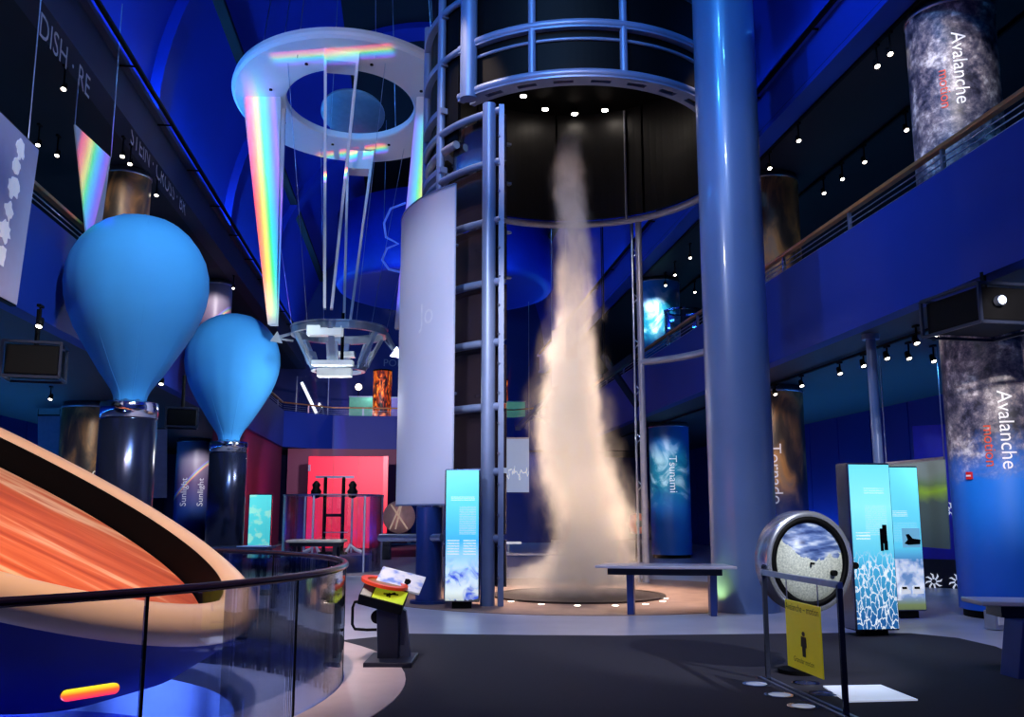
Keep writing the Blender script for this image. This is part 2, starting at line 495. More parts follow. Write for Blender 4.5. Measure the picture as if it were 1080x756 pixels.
# transverse ribs of the vault
for y in (13.5, 23.0, 32.5, 42.0):
    mb = MB(); n = 36; ring = []
    for i in range(n + 1):
        t = PI - PI * i / n
        for rr in (-0.02, 0.28):
            for yy in (y - 0.5, y + 0.5):
                ring.append(Vector((XM + (HV + 0.3 - rr) * math.cos(t), yy, ZC + 0.1 + (RISE - rr) * math.sin(t))))
    fs = []
    for i in range(n):
        a_, b_ = i * 4, i * 4 + 4
        fs += [(a_ + 2, a_ + 3, b_ + 3, b_ + 2), (a_, a_ + 2, b_ + 2, b_), (a_ + 1, b_ + 1, b_ + 3, a_ + 3)]
    mb.add(ring, fs)
    struct('ceiling_beam', mb, vault_m)
# big suspended drum of ceiling at the far end with a lit lower lip
cd = W(470, 250, 47.5); cd = Vector((cd.x, cd.y, 0)); zc0 = W(470, 280, 42.2).z
cloud_m = mat('cloud_blue_paint', (10, 40, 170), 0.6, noise=0.05)
m_ = MB().lathe([(0.01, zc0 + 0.15), (4.6, zc0 + 0.12), (5.1, zc0 - 0.05), (5.5, zc0), (5.65, zc0 + 0.2), (5.65, zc0 + 3.8), (0.01, zc0 + 3.8)], 72, Matrix.Translation(cd))
struct('ceiling_dropped', m_, cloud_m)
# dark flat strip along the crown of the vault and its edge beams
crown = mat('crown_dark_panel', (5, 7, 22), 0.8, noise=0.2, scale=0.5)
tL, tR = PI - 1.10, 1.02
def vpt(t, y, d=0.0): return Vector((XM + (HV + 0.3 - d) * math.cos(t), y, ZC + 0.1 + (RISE - d) * math.sin(t)))
mb = MB(); n = 16; vs = []
for d in (0.06, 0.02):
    for i in range(n + 1):
        t = tL + (tR - tL) * i / n; vs += [vpt(t, YF + .5, d), vpt(t, YW - .05, d)]
N = 2 * (n + 1); fs = []
for i in range(n): fs += [(2 * i, 2 * i + 2, 2 * i + 3, 2 * i + 1), (N + 2 * i, N + 2 * i + 1, N + 2 * i + 3, N + 2 * i + 2)]
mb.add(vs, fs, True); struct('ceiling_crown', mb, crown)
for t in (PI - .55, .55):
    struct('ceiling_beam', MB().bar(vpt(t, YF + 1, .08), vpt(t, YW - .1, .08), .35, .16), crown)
# main round column beside the vortex
pc = W(783, 540, 16.25); COLX = Vector((pc.x, pc.y, 0))
column_paint = mat('column_blue_grey', (100, 120, 160), 0.34, 0.1, noise=0.05, scale=1.5, coat=0.4)
m_ = MB().lathe([(0.56, 0.0), (0.56, 18.6)], 64, Matrix.Translation(COLX))
o = struct('column_1', m_, column_paint)
# slim post under the right balcony
pp = W(926, 480, 17.2)
m_ = MB().cyl((pp.x, pp.y, 0), (pp.x, pp.y, ZB), 0.09, n=20).cyl((pp.x, pp.y, ZB - 0.10), (pp.x, pp.y, ZB), 0.16, n=20)
struct('column_2', m_, column_paint)

# ------------------------------------------------------------------ balcony railings
brass = mat('bronze_handrail', (178, 124, 76), 0.4, 0.45, noise=0.1)
def railing(path, label):
    rt = thing('balcony_railing', label, 'railing', path[0])
    off = Vector(path[0])
    pts = [Vector(p) for p in path]
    mb = MB()
    for p, q in zip(pts[:-1], pts[1:]):
        mb.bar(p + ZV * (ZR - ZP), q + ZV * (ZR - ZP), 0.13, 0.07)
    mb.build('handrail', brass, rt, off, 0.015)
    for k in range(3):
        wb = MB()
        for p, q in zip(pts[:-1], pts[1:]): wb.cyl(p + ZV * (0.08 + 0.1 * k), q + ZV * (0.08 + 0.1 * k), 0.011, n=6)
        wb.build('rail_wire', steel, rt, off)
    for p, q in zip(pts[:-1], pts[1:]):
        L = (q - p).length; n = max(1, int(L / 3.0))
        for i in range(n):
            c = p.lerp(q, (i + 0.5) / n)
            MB().box(c + ZV * (ZR - ZP) / 2, (0.06, 0.06, ZR - ZP)).build('post', steel, rt, off)
railing([(XL - .12, 2.0, ZP), (XL - .12, YB - CH, ZP)], 'bronze topped wire railing along the left balcony above the two balloons')
railing([(XR + .12, 2.0, ZP), (XR + .12, YB - CH, ZP)], 'bronze topped wire railing along the right balcony under the large snowy column')
railing([(XL - .06, YB - CH + .12, ZP), (XL + CH, YB + .12, ZP), (XR - CH, YB + .12, ZP), (XR + .06, YB - CH + .12, ZP)], 'metal railing across the far balcony at the end of the hall')

# cornice rods with brackets on both sides
def cornice_rod(x, side, label):
    rt = thing('cornice_rod', label, 'rod', (x, 3, ZC))
    off = Vector((x, 3, ZC))
    MB().bar((x, 3, ZC), (x, YW - 1, ZC), 0.10, 0.08).build('rod', black, rt, off, 0.02)
    y = 7.0
    while y < YW - 2:
        MB().cyl((x, y, ZC - .03), (x + side * 0.55, y, ZC - .03), 0.022, n=8).cyl((x + side * 0.52, y, ZC - .03), (x + side * 0.56, y, ZC - .03), 0.06, n=10).build('bracket', black, rt, off)
        y += 3.1
cornice_rod(-5.95, -1, 'long black bracketed rod under the left edge of the blue vault')
cornice_rod(7.75, 1, 'long black bracketed rod under the right edge of the blue vault')
# carved names on the left frieze
letter = mat('frieze_lettering', (150, 150, 165), 0.5, noise=0.05)
ft = thing('frieze_sign', 'carved capital letters on the dark frieze high along the left side', 'lettering', (XL, 10, ZG))
def frieze_text(txt, px0, py0, size):
    p = PX(px0, py0, XL + 0.006)
    text_words(txt, size, (XL + 0.004, p.y, p.z), (0, 1, 0), (0, 0, 1), 'word', letter, ft, (XL, 10, ZG))
frieze_text('DISH \u00b7 RE', 40, 35, 0.62)
frieze_text('STEIN \u00b7 CROSS \u00b7 BR', 137, 150, 0.62)

# ------------------------------------------------------------------ the vortex tower
def cyl_ang(px, r, near=True, py=540):
    d = ray(px, py); d = Vector((d.x, d.y)).normalized(); c = Vector((CT.x, CT.y))
    b = d.dot(c); disc = b * b - (c.length_squared - r * r)
    disc = max(disc, 0); s = b - math.sqrt(disc) if near else b + math.sqrt(disc)
    p = d * s - c
    return math.atan2(p.y, p.x) % (2 * PI)
tower = thing('vortex_tower', 'tall round steel framed tower with dark panes surrounding the column of vapour', 'exhibit', CT)
pane_m = mat('dark_brown_pane', (40, 32, 40), 0.16, noise=0.25, scale=0.5, coat=0.5)
drum_m = mat('black_drum_pane', (13, 10, 14), 0.45, noise=0.25, scale=0.5, coat=0.0)
A0 = cyl_ang(516, TR, True)          # main left upright
A1 = cyl_ang(528, TR, True)
AL = cyl_ang(478, TR, True)
AE = A0 - math.radians(118)          # the frame runs on round the left side
if AE < 0: AE += 0
def zpx(px, py, r):
    a = cyl_ang(px, r, True); p = Vector((CT.x + r * math.cos(a), CT.y + r * math.sin(a), 0)); return W(px, py, p.dot(FH)).z
levels = [zpx(505, y, TR) for y in (568, 498, 430, 363, 300, 236, 175, 122)]
def arc_pts(r, z, a0, a1, n=40): return [(r * math.cos(a0 + (a1 - a0) * i / n), r * math.sin(a0 + (a1 - a0) * i / n), z) for i in range(n + 1)]
for i, z in enumerate(levels):
    MB().tube(arc_pts(TR, z, AE, A1), 0.075, 10).build('ring', tower_paint, tower)
zs = [0.25] + levels
for z0, z1 in zip(zs[:-1], zs[1:]):
    MB().arc(TR - 0.22, TR - 0.17, z0 + 0.08, z1 - 0.02, cyl_ang(466, TR), A1, 30).build('pane', pane_m, tower)
def upright(a, r, rad, z0, z1, name='upright', m=tower_paint):
    return MB().cyl((r * math.cos(a), r * math.sin(a), z0), (r * math.cos(a), r * math.sin(a), z1), rad, n=18).build(name, m, tower)
upright(A0, TR + 0.05, 0.13, 0.0, levels[-1] + 0.15)
for k in (1, 2, 3, 4):
    upright(A0 - math.radians(27 * k), TR, 0.085, 0.0, 12.5)
edge = MB()
p0 = Vector((TR * math.cos(A1), TR * math.sin(A1), 0))
edge.bar(p0, p0 + ZV * (levels[-1] + .1), 0.10, 0.10, up=(1, 0, 0))
e = edge.build('edge_post', tower_paint, tower)
bolts = MB()
for i in range(16):
    z = 0.5 + i * 0.55; rr = TR + 0.06
    bolts.cyl((rr * math.cos(A1), rr * math.sin(A1), z), ((rr + .03) * math.cos(A1), (rr + .03) * math.sin(A1), z), 0.022, n=8)
bolts.build('bolts', steel, e)
# slotted ring flanges
def flange(z, a0, a1, r0=2.92, r1=3.36, name='ring_flange', slot=math.radians(13)):
    mb = MB()
    mb.arc(r0, r0 + 0.12, z - 0.02, z + 0.04, a0, a1, 48).arc(r1 - 0.15, r1, z - 0.05, z + 0.07, a0, a1, 48)
    n = max(2, int((a1 - a0) / slot))
    for i in range(n):
        a = a0 + (a1 - a0) * (i + 0.5) / n
        mb.arc(r0 + 0.12, r1 - 0.15, z - 0.02, z + 0.04, a - slot * 0.24, a + slot * 0.24, 3)
    return mb.build(name, tower_paint, tower)
DZ = levels[-1] - levels[-2]
for k in (5, 6): flange(levels[k] + 0.25, AE, cyl_ang(463, TR))
# the upper drum
a_in = cyl_ang(487, TR, True)
zd = zpx(600, 80, TR)                 # lower front edge of the drum
zb = W(620, 238, (CT.dot(FH) + TR)).z # lower back edge
RD = TR - 0.05
AF0, AF1 = a_in, cyl_ang(772, TR, True)
if AF1 < AF0: AF1 += 2 * PI
for z in (zd, zd + 1.02, zd + 2.1, zd + 3.2):
    MB().tube(arc_pts(TR, z + .05, AF0 - .05, AF1, 60), 0.09, 10).build('drum_ring', tower_paint, tower)
    if z < zd + 3: flange(z, AF0 - 0.05, AF1)
MB().tube(arc_pts(TR - .06, zd + 0.78, AF0, AF1, 60), 0.035, 8).build('drum_ring', tower_paint, tower)
for z in (zd + 1.02, zd + 2.1):
    flange(z, AE, cyl_ang(463, TR))
    MB().tube(arc_pts(TR, z + .05, AE, AF0, 40), 0.07, 10).build('drum_ring', tower_paint, tower)
flange(zd - 0.02, AE, cyl_ang(463, TR))
for i in range(7):
    a0 = AF0 + (AF1 - AF0) * i / 7; a1 = AF0 + (AF1 - AF0) * (i + 1) / 7
    MB().arc(RD - .12, RD - .06, zd + 0.08, zd + 4.6, a0 + .012, a1 - .012, 12).build('drum_pane', drum_m, tower)
for px in (563, 668):
    upright(cyl_ang(px, TR), TR, 0.075, zd, zd + 4.6, 'drum_post')
upright(cyl_ang(493, TR), TR + .06, 0.17, zd - 0.10, zd + 4.6, 'drum_post')
MB().arc(RD - .05, RD - .03, zd + .1, zd + 4.6, AF0, AF1, 40).build('drum_shell', black, tower)
BK0, BK1 = AF1, AF0 + 2 * PI - .1
MB().arc(RD - .05, RD - .03, zb + .1, zd + 4.6, BK0, BK1, 48).build('drum_shell', black, tower)
for i in range(6):
    a0 = BK0 + (BK1 - BK0) * i / 6; a1 = BK0 + (BK1 - BK0) * (i + 1) / 6
    MB().arc(RD - .12, RD - .06, zb + 0.10, zd + 4.6, a0 + .01, a1 - .01, 12).build('drum_pane', drum_m, tower)
MB().tube(arc_pts(TR - .05, zb, BK0, BK1, 60), 0.085, 10).build('drum_ring', mat('pale_tube_paint', (150, 150, 165), 0.35, 0.3), tower)
pale_tube_ = MATS['pale_tube_paint']
MB().arc(0, RD - .13, zd + 2.05, zd + 2.15, 0, 2 * PI, 48).build('drum_ceiling', black, tower)
cans = []
for px, py in ((552, 98), (575, 112), (606, 117), (638, 113)):
    p = G(px, py, zd + 2.0) - CT
    h = MB().cyl((p.x, p.y, zd + 1.92), (p.x, p.y, zd + 2.05), 0.10, n=16).build('spotlight', black, tower)
    MB().lathe([(0.001, 0), (0.07, 0.005), (0.085, 0.03)], 16, Matrix.Translation((p.x, p.y, zd + 1.895))).build('bulb', mat('hot_lamp_glass', (255, 240, 225), 0.3, emit=30.0), h)
    cans.append(Vector((p.x, p.y, zd + 1.85)) + CT)
ae_ = cyl_ang(669, TR - .1, False)
upright(ae_, RD - .16, .03, zb, zd + 2.0, 'edge_strip', pale_tube_)
# right hand uprights with V ties and the bracing ring
AR = cyl_ang(680, TR, False)
pale_tube = MATS['pale_tube_paint']
upright(AR, TR, 0.08, 0.0, zb + 0.05, 'upright', pale_tube)
AR2 = cyl_ang(673, TR, False)
upright(AR2, TR - 0.02, 0.03, 0.0, zb, 'tie_rod', steel)
pa = Vector((TR * math.cos(AR), TR * math.sin(AR), 0)); pb = Vector((TR * math.cos(AR2), TR * math.sin(AR2), 0))
dd = (pa + CT).dot(FH)
for py in (266, 314, 362, 411, 462, 512):
    z = W(678, py, dd).z
    MB().tube([pb + ZV * (z + .12), pa.lerp(pb, .25) + ZV * z, pb + ZV * (z - .12)], 0.02, 6).build('tie', steel, tower)
zr = W(680, 382, dd).z
MB().tube(arc_pts(TR, zr, cyl_ang(760, TR, False) if False else AR - math.radians(62), AR, 30), 0.085, 10).build('brace_ring', pale_tube, tower)

# dark floor grille of the vortex, and its ring of floor lights
gc = W(609, 540, 19.0); gc.z = 0.010
gm = MB().arc(0.0, 1.62, 0.0, 0.025, 0, 2 * PI, 64).arc(1.62, 1.72, 0.0, 0.035, 0, 2 * PI, 64)
grille_m = mat('dark_bronze_grille', (52, 40, 36), 0.5, 0.3, noise=0.2, scale=12)
solo('vortex_grille', gm, grille_m, 'dark round floor grille that the vapour rises from', 'grille', gc, off=False)

# vapour: one closed body whose density is procedural
vap_base = W(615, 540, 19.0); vap_base.z = 0.05
prof_px = [(633, 700, 64), (605, 622, 62), (590, 632, 52), (560, 622, 48), (520, 614, 45), (480, 606, 43), (440, 601, 40), (400, 602, 33), (360, 606, 27), (320, 607, 22), (280, 606, 18), (240, 605, 15), (200, 601, 14), (160, 600, 11), (125, 603, 7)]
ctrl = []
for py, px, hw in [(634, 604, 80), (615, 606, 78), (592, 620, 62), (560, 624, 47), (520, 616, 44), (480, 605, 42), (440, 600, 40), (400, 602, 34), (360, 604, 28), (320, 606, 24), (280, 606, 21), (240, 604, 19), (200, 601, 19), (165, 599, 17), (135, 602, 12)]:
    p = W(px, py, 19.0) - vap_base; q = W(px + hw, py, 19.0)
    ctrl.append((p.z, p.x, p.y, (q - (p + vap_base)).length))
zmax = ctrl[-1][0]; zmin = -0.02
def vapour_material():
    m = bpy.data.materials.new('swirling_vapour'); m.use_nodes = True
    g = NT(m.node_tree); nt = m.node_tree; nt.nodes.remove(nt.nodes['Principled BSDF']); out = nt.nodes['Material Output']
    tc = g.n('ShaderNodeTexCoord'); sp = g.n('ShaderNodeSeparateXYZ', {0: tc.outputs['Object']})
    zf = g.math('DIVIDE', g.math('SUBTRACT', sp.outputs[2], zmin), zmax - zmin)
    zf = g.n('ShaderNodeClamp', {0: zf}).outputs[0]
    def curve(idx, scale, off):
        nd = g.n('ShaderNodeFloatCurve', {1: zf}); c = nd.mapping.curves[0]
        pts = [((k[0] - zmin) / (zmax - zmin), (k[idx] - off) / scale) for k in ctrl]
        pts[0] = (0.0, pts[0][1])
        while len(c.points) < len(pts): c.points.new(0.5, 0.5)
        for q, (x, y) in zip(c.points, pts): q.location = (min(1, max(0, x)), y)
        nd.mapping.update()
        return g.math('MULTIPLY_ADD', nd.outputs[0], scale, off)
    ox = min(k[1] for k in ctrl) - .1; oy = min(k[2] for k in ctrl) - .1
    cx = curve(1, 2.0, ox); cy = curve(2, 2.0, oy); rr = curve(3, 2.0, 0.0)
    # turbulence displaces the sampling point
    mp = g.n('ShaderNodeMapping', {'Vector': tc.outputs['Object'], 'Scale': (1.0, 1.0, 0.55)})
    n1 = g.n('ShaderNodeTexNoise', {'Vector': mp.outputs[0], 'Scale': 1.25, 'Detail': 5.0, 'Roughness': 0.6, 'Distortion': 0.6})
    sc = g.n('ShaderNodeSeparateColor', {0: n1.outputs['Color']})
    amp = g.math('MULTIPLY', rr, 1.15)
    dx = g.math('MULTIPLY', g.math('SUBTRACT', sc.outputs[0], 0.5), amp)
    dy = g.math('MULTIPLY', g.math('SUBTRACT', sc.outputs[1], 0.5), amp)
    x = g.math('ADD', g.math('SUBTRACT', sp.outputs[0], cx), dx); y = g.math('ADD', g.math('SUBTRACT', sp.outputs[1], cy), dy)
    r = g.math('SQRT', g.math('ADD', g.math('MULTIPLY', x, x), g.math('MULTIPLY', y, y)))
    q = g.math('DIVIDE', r, rr)
    body = g.n('ShaderNodeMapRange', {0: q, 1: 1.05, 2: 0.35, 3: 0.0, 4: 1.0}); body.interpolation_type = 'SMOOTHSTEP'
    wide = g.n('ShaderNodeMapRange', {0: q, 1: 1.5, 2: 0.5, 3: 0.0, 4: 1.0}); wide.interpolation_type = 'SMOOTHSTEP'
    n2 = g.n('ShaderNodeTexNoise', {'Vector': mp.outputs[0], 'Scale': 3.2, 'Detail': 6.0, 'Roughness': 0.62, 'Distortion': 0.8})
    wis = g.n('ShaderNodeMapRange', {0: n2.outputs[0], 1: 0.32, 2: 0.70, 3: 0.35, 4: 1.6})
    wis2 = g.n('ShaderNodeMapRange', {0: n2.outputs[0], 1: 0.50, 2: 0.75, 3: 0.0, 4: 1.0})
    dens_z = g.ramp(zf, [(0.0, (0.12,) * 3 + (1,)), (0.04, (0.40,) * 3 + (1,)), (0.10, (0.9,) * 3 + (1,)), (0.3, (1, 1, 1, 1)), (0.55, (0.9,) * 3 + (1,)), (0.8, (0.8,) * 3 + (1,)), (0.93, (0.7,) * 3 + (1,)), (1.0, (0, 0, 0, 1))])
    d = g.math('ADD', g.math('MULTIPLY', body.outputs[0], g.math('MULTIPLY', wis.outputs[0], 4.2)), g.math('MULTIPLY', wide.outputs[0], g.math('MULTIPLY', wis2.outputs[0], 1.2)))
    d = g.math('MULTIPLY', d, dens_z)
    vol = g.n('ShaderNodeVolumePrincipled', {'Color': (0.97, 0.91, 0.84, 1), 'Density': d, 'Anisotropy': 0.1})
    g.link(vol.outputs[0], out.inputs['Volume'])
    return m
mb = MB(); n = 40; vs = []
rows = [(ctrl[0][0] if False else 0.0, ctrl[0][1], ctrl[0][2], ctrl[0][3])] + ctrl[1:]
for z, x, y, r in rows:
    R_ = min(max(r * 1.5, 0.3), 2.2)
    for i in range(n): vs.append(Vector((x + R_ * math.cos(2 * PI * i / n), y + R_ * math.sin(2 * PI * i / n), z)))
fs = [(j * n + i, j * n + (i + 1) % n, (j + 1) * n + (i + 1) % n, (j + 1) * n + i) for j in range(len(rows) - 1) for i in range(n)]
fs += [tuple(reversed(range(n))), tuple(range((len(rows) - 1) * n, len(rows) * n))]
mb.add(vs, fs, True)
solo('vapour_column', mb, vapour_material(), 'tall twisting column of pale vapour rising from the round floor grille', 'vapour', vap_base, off=False, kind='stuff')

# ------------------------------------------------------------------ the curved projection screen left of the tower
RS = 3.78
as0 = cyl_ang(478, RS, True); as1 = cyl_ang(423, RS, True)
scr = thing('projection_screen', 'tall curved pale lavender projection screen hung on the left side of the vortex tower', 'screen', (CT.x, CT.y, 0))
zs1 = (lambda a: W(478, 195, (CT + Vector((RS * math.cos(a), RS * math.sin(a), 0))).dot(FH)).z)(as0)
zs0 = (lambda a: W(478, 531, (CT + Vector((RS * math.cos(a), RS * math.sin(a), 0))).dot(FH)).z)(as0)
screen_m = mat('screen_fabric', (205, 206, 226), 0.6, noise=0.015, scale=1.0)
asx = as1 - math.radians(18)
MB().arc(RS, RS + .035, zs0, zs1, asx, as0, 48).build('panel', screen_m, scr)
MB().arc(RS - .012, RS + .045, zs0 - .03, zs0, asx, as0, 48).build('hem_bar', tower_paint, scr)
MB().arc(RS - .012, RS + .045, zs1, zs1 + .03, asx, as0, 48).build('hem_bar', tower_paint, scr)
for a in (as0 - .1, (as0 + asx) / 2, asx + .1):
    for z in (levels[2] + .3, levels[5] - .35):
        MB().cyl(((TR + .10) * math.cos(a), (TR + .10) * math.sin(a), z), (RS * math.cos(a), RS * math.sin(a), z), 0.03, n=8).build('bracket', tower_paint, scr)
vs, fs = text_geo('Jo', 0.62); wtx = max(v.x for v in vs)
mb = MB(); aa = cyl_ang(448, RS, True); ztx = W(447, 342, (CT + Vector((RS * math.cos(aa), RS * math.sin(aa), 0))).dot(FH)).z
mb.add([Vector(((RS + .042) * math.cos(aa + (v.x - wtx / 2) / RS), (RS + .042) * math.sin(aa + (v.x - wtx / 2) / RS), ztx + v.y)) for v in vs], fs)
mb.build('lettering', mat('projected_letter', (222, 223, 236), 0.6), scr)
# its support column and cross bar under the screen
as_ = cyl_ang(453, 3.72); sp_ = CT + Vector((3.72 * math.cos(as_), 3.72 * math.sin(as_), 0))
scs = thing('screen_support', 'dark blue round support with a steel cross bar under the curved lavender screen', 'support', (sp_.x, sp_.y, 0))
MB().cyl((0, 0, 0), (0, 0, zs0 - .06), 0.24, n=28).cyl((0, 0, 0), (0, 0, .06), .34, n=28).build('post', mat('support_blue', (36, 62, 130), 0.3, 0.3), scs)
dsp = sp_.dot(FH); b0 = W(401, 567, dsp + .6) - Vector((sp_.x, sp_.y, 0)); b1 = W(466, 567, dsp - .3) - Vector((sp_.x, sp_.y, 0))
MB().tube([b0, b0.lerp(b1, .5) + Vector((0, -.05, 0)), b1], 0.075, 10).build('crossbar', steel, scs)

# ------------------------------------------------------------------ backlit information panel beside the tower
def lightbox_fn(stops, text_bands=None, pattern=None, hgt=2.2, width=.6):
    def fn(g, tc):
        sp = g.n('ShaderNodeSeparateXYZ', {0: tc.outputs['Object']})
        zf = g.math('DIVIDE', sp.outputs[2], hgt)
        col = g.ramp(zf, [(p, lin(c)) for p, c in stops])
        if text_bands:
            for (x0, x1, z0, z1, pitch, c, amt) in text_bands:
                inx = g.math('MULTIPLY', g.math('GREATER_THAN', sp.outputs[0], x0), g.math('LESS_THAN', sp.outputs[0], x1))
                inz = g.math('MULTIPLY', g.math('GREATER_THAN', zf, z0), g.math('LESS_THAN', zf, z1))
                ln = g.math('LESS_THAN', g.math('FRACT', g.math('DIVIDE', zf, pitch)), 0.5)
                wn = g.n('ShaderNodeTexNoise', {'Vector': g.n('ShaderNodeMapping', {'Vector': tc.outputs['Object'], 'Scale': (60, 1, 90)}).outputs[0], 'Scale': 1.0})
                ww = g.math('GREATER_THAN', wn.outputs[0], 0.42)
                f = g.math('MULTIPLY', g.math('MULTIPLY', g.math('MULTIPLY', inx, inz), g.math('MULTIPLY', ln, ww)), amt)
                col = g.mix(f, col, lin(c))
        if pattern: col = pattern(g, tc, sp, zf, col)
        return col
    return fn
def info_panel(name, label, base, w, h, dpt, rz, face_m, lift=0.12, roll=0.0, edge_w=0.09):
    t = thing(name, label, 'display panel', base, rz)
    t.rotation_euler = (0, roll, rz)
    MB().box((0, 0, lift + h / 2), (w, dpt, h)).build('case', mat('panel_case_metal', (104, 110, 134), .18, .85), t, bevel=0.02)
    MB().box((0, -dpt / 2 - .006, lift + h / 2), (w - .05, .02, h - .05)).build('lit_face', face_m, t)
    MB().box((0, 0, lift / 2 + .012), (w * .55, dpt * .7, lift)).build('foot', black, t)
    return t
def storm_pattern(g, tc, sp, zf, col):
    nz = g.n('ShaderNodeTexNoise', {'Vector': g.n('ShaderNodeMapping', {'Vector': tc.outputs['Object'], 'Scale': (3.0, 3.0, 2.2)}).outputs[0], 'Scale': 1.6, 'Detail': 5.0, 'Distortion': 1.2})
    m = g.math('MULTIPLY', g.n('ShaderNodeMapRange', {0: nz.outputs[0], 1: 0.45, 2: 0.62}).outputs[0], g.n('ShaderNodeMapRange', {0: zf, 1: .40, 2: .25}).outputs[0])
    col = g.mix(m, col, lin((60, 90, 200)))
    dark = g.math('MULTIPLY', g.math('LESS_THAN', zf, g.math('MULTIPLY_ADD', nz.outputs[0], .12, .0)), 1.0)
    return g.mix(dark, col, lin((70, 70, 50)))
f1 = custom('tornado_lightbox', lightbox_fn([(0.0, (120, 130, 110)), (0.12, (225, 235, 225)), (0.30, (190, 225, 245)), (0.5, (70, 180, 240)), (0.75, (100, 215, 225)), (1.0, (120, 225, 220))],
    [(-.2, .22, .80, .84, .012, (215, 250, 250), .8), (-.05, .24, .55, .76, .012, (200, 225, 235), .7), (-.26, -.05, .40, .52, .02, (225, 240, 245), .8), (.02, .24, .40, .52, .02, (225, 240, 245), .8)], storm_pattern, 2.3), 0.3, emit=0.85)
bp = W(487, 640, 16.55); bp.z = 0
info_panel('info_panel', 'tall glowing turquoise and white information panel leaning against the vortex tower', bp, 0.62, 2.28, 0.14, -0.10, f1)

# ------------------------------------------------------------------ the suspended white ring with its four tapering fins
RC = W(370, 112, 24.5)
RO, RI = 3.22, 1.76
ringm = mat('ring_white', (226, 226, 232), 0.5, noise=0.02, scale=1.0)
halo = thing('suspended_ring', 'large white ring hung high in the vault with four tapering fins hanging from it', 'ring', RC)
Mt = Matrix.Rotation(math.radians(-7.5), 4, RT)
prof = [(RI, 0.16), (RI, 0.0), (RI + .03, -.03), (RO - .10, -.03), (RO - .02, .02), (RO, .10), (RO - .03, .24), (RO - .12, .28), (RI + .03, .20), (RI, .16)]
MB().lathe(prof, 96, Mt, smooth=False).build('annulus', ringm, halo)
FC = Vector((0, 0, 0))
def fin2(ptop, dtop, ptip, dtip, rd, w_top, w_tip, gap):
    T = W(*ptop, dtop) - RC; P = W(*ptip, dtip) - RC
    if rd is None:
        rd = (T + RC - EYE); rd.z = 0; rd.normalize()
    tg = Vector((-rd.y, rd.x, 0)); f = MB(); th = .07
    for s in (-1, 1):
        pts = [T - rd * w_top / 2 + tg * s * gap / 2, T + rd * w_top / 2 + tg * s * gap / 2, P + rd * w_tip / 2 + tg * s * .05, P - rd * w_tip / 2 + tg * s * .05]
        n_ = tg * th * s
        f.add(pts + [p + n_ for p in pts], [(3, 2, 1, 0), (4, 5, 6, 7), (0, 1, 5, 4), (1, 2, 6, 5), (2, 3, 7, 6), (3, 0, 4, 7)])
    f.box(T - ZV * .28, (w_top * .8, gap, 0.56), math.atan2(rd.y, rd.x))
    return f.build('fin', ringm, halo)
yawr = math.atan2(RT.y, RT.x)
fin2((279, 103), 24.3, (288, 343), 24.3, RT, 1.06, .22, .5)
fin2((461, 107), 24.3, (421, 347), 24.3, RT, 1.06, .22, .5)
fin2((361, 50), 22.3, (346, 326), 22.9, None, .9, .2, .78)
fin2((380, 163), 26.7, (366, 340), 26.0, None, .8, .2, .66)
cab = MB()
for k in range(8):
    a = k * PI / 4 + .3
    p = Vector((2.6 * math.cos(a), 2.6 * math.sin(a), 0.2))
    q = p * .8; zt9 = ZC - .32 + RISE * math.sqrt(max(0, 1 - ((q.x + RC.x - XM) / (HV + .3)) ** 2)) - RC.z; cab.cyl(p, (q.x, q.y, zt9), 0.012, n=6)
cab.build('cables', steel, halo)
bm_ = MB()
for k in range(8):
    a = k * PI / 4 + .3
    p = Mt @ Vector((2.2 * math.cos(a), 2.2 * math.sin(a), -.03)); bm_.cyl(p - ZV * .03, p + ZV * .03, .045, n=10)
bm_.build('bolts', black, halo)
# grey disc above the ring
md = W(372, 121, 29.0)
mdt = thing('ceiling_mirror', 'grey round mirror disc hung above the white ring seen through its hole', 'mirror', md)
mdM = Matrix.Rotation(math.radians(-22), 4, RT)
MB().lathe([(0.001, 0), (1.02, 0.0), (1.05, .03), (1.05, .10), (0.001, .12)], 48, mdM).build('disc', mat('mirror_grey', (130, 146, 165), 0.35, 0.2), mdt)
MB().cyl((0, 0, .1), (0, 0, 17.5 - md.z), 0.05, n=10).build('stem', black, mdt)

# lantern-like prism fixture under the ring
LC = W(358, 351, 24.5)
lan = thing('hanging_prism_fixture', 'hanging silver ring fixture with glass boxes and pointed arms below the white ring', 'light fixture', LC)
RL = 1.27
silver = mat('silver_plate', (178, 192, 205), 0.3, 0.7, noise=0.05)
mirror = mat('mirror_plate', (225, 235, 238), 0.2, 0.5, noise=0.03)
MB().arc(RL - .10, RL, -.10, .10, 0, 2 * PI, 48).arc(RL - .16, RL + .03, .08, .12, 0, 2 * PI, 48).build('upper_ring', silver, lan)
MB().arc(.62, .72, -1.05, -.95, 0, 2 * PI, 32).build('lower_ring', silver, lan)
for k in range(6):
    a = yawr + PI / 6 + k * PI / 3
    u = Vector((math.cos(a), math.sin(a), 0))
    s_ = MB().bar(u * (RL - .06) - ZV * .08, u * .70 - ZV * 1.0, 0.14, 0.09, up=u).build('strut', silver, lan)
    MB().bar(u * .98 - ZV * .42, u * .78 - ZV * .9, 0.30, 0.05, up=u).build('side_mirror', mirror, lan)
def boxpart(px, py, d, sx, sz, nm, mm):
    p = W(px, py, d) - LC
    return MB().box(p, (sx, .28, sz), yawr).build(nm, mm, lan, bevel=0.015)
lamp_box = mat('lit_prism_box', (235, 245, 245), 0.25, emit=0.35)
boxpart(343, 349, 23.4, 0.9, 0.26, 'light_box', lamp_box)
boxpart(351, 383, 23.6, 1.05, 0.13, 'light_box', lamp_box)
boxpart(353, 393, 24.0, 0.88, 0.22, 'light_box', lamp_box)
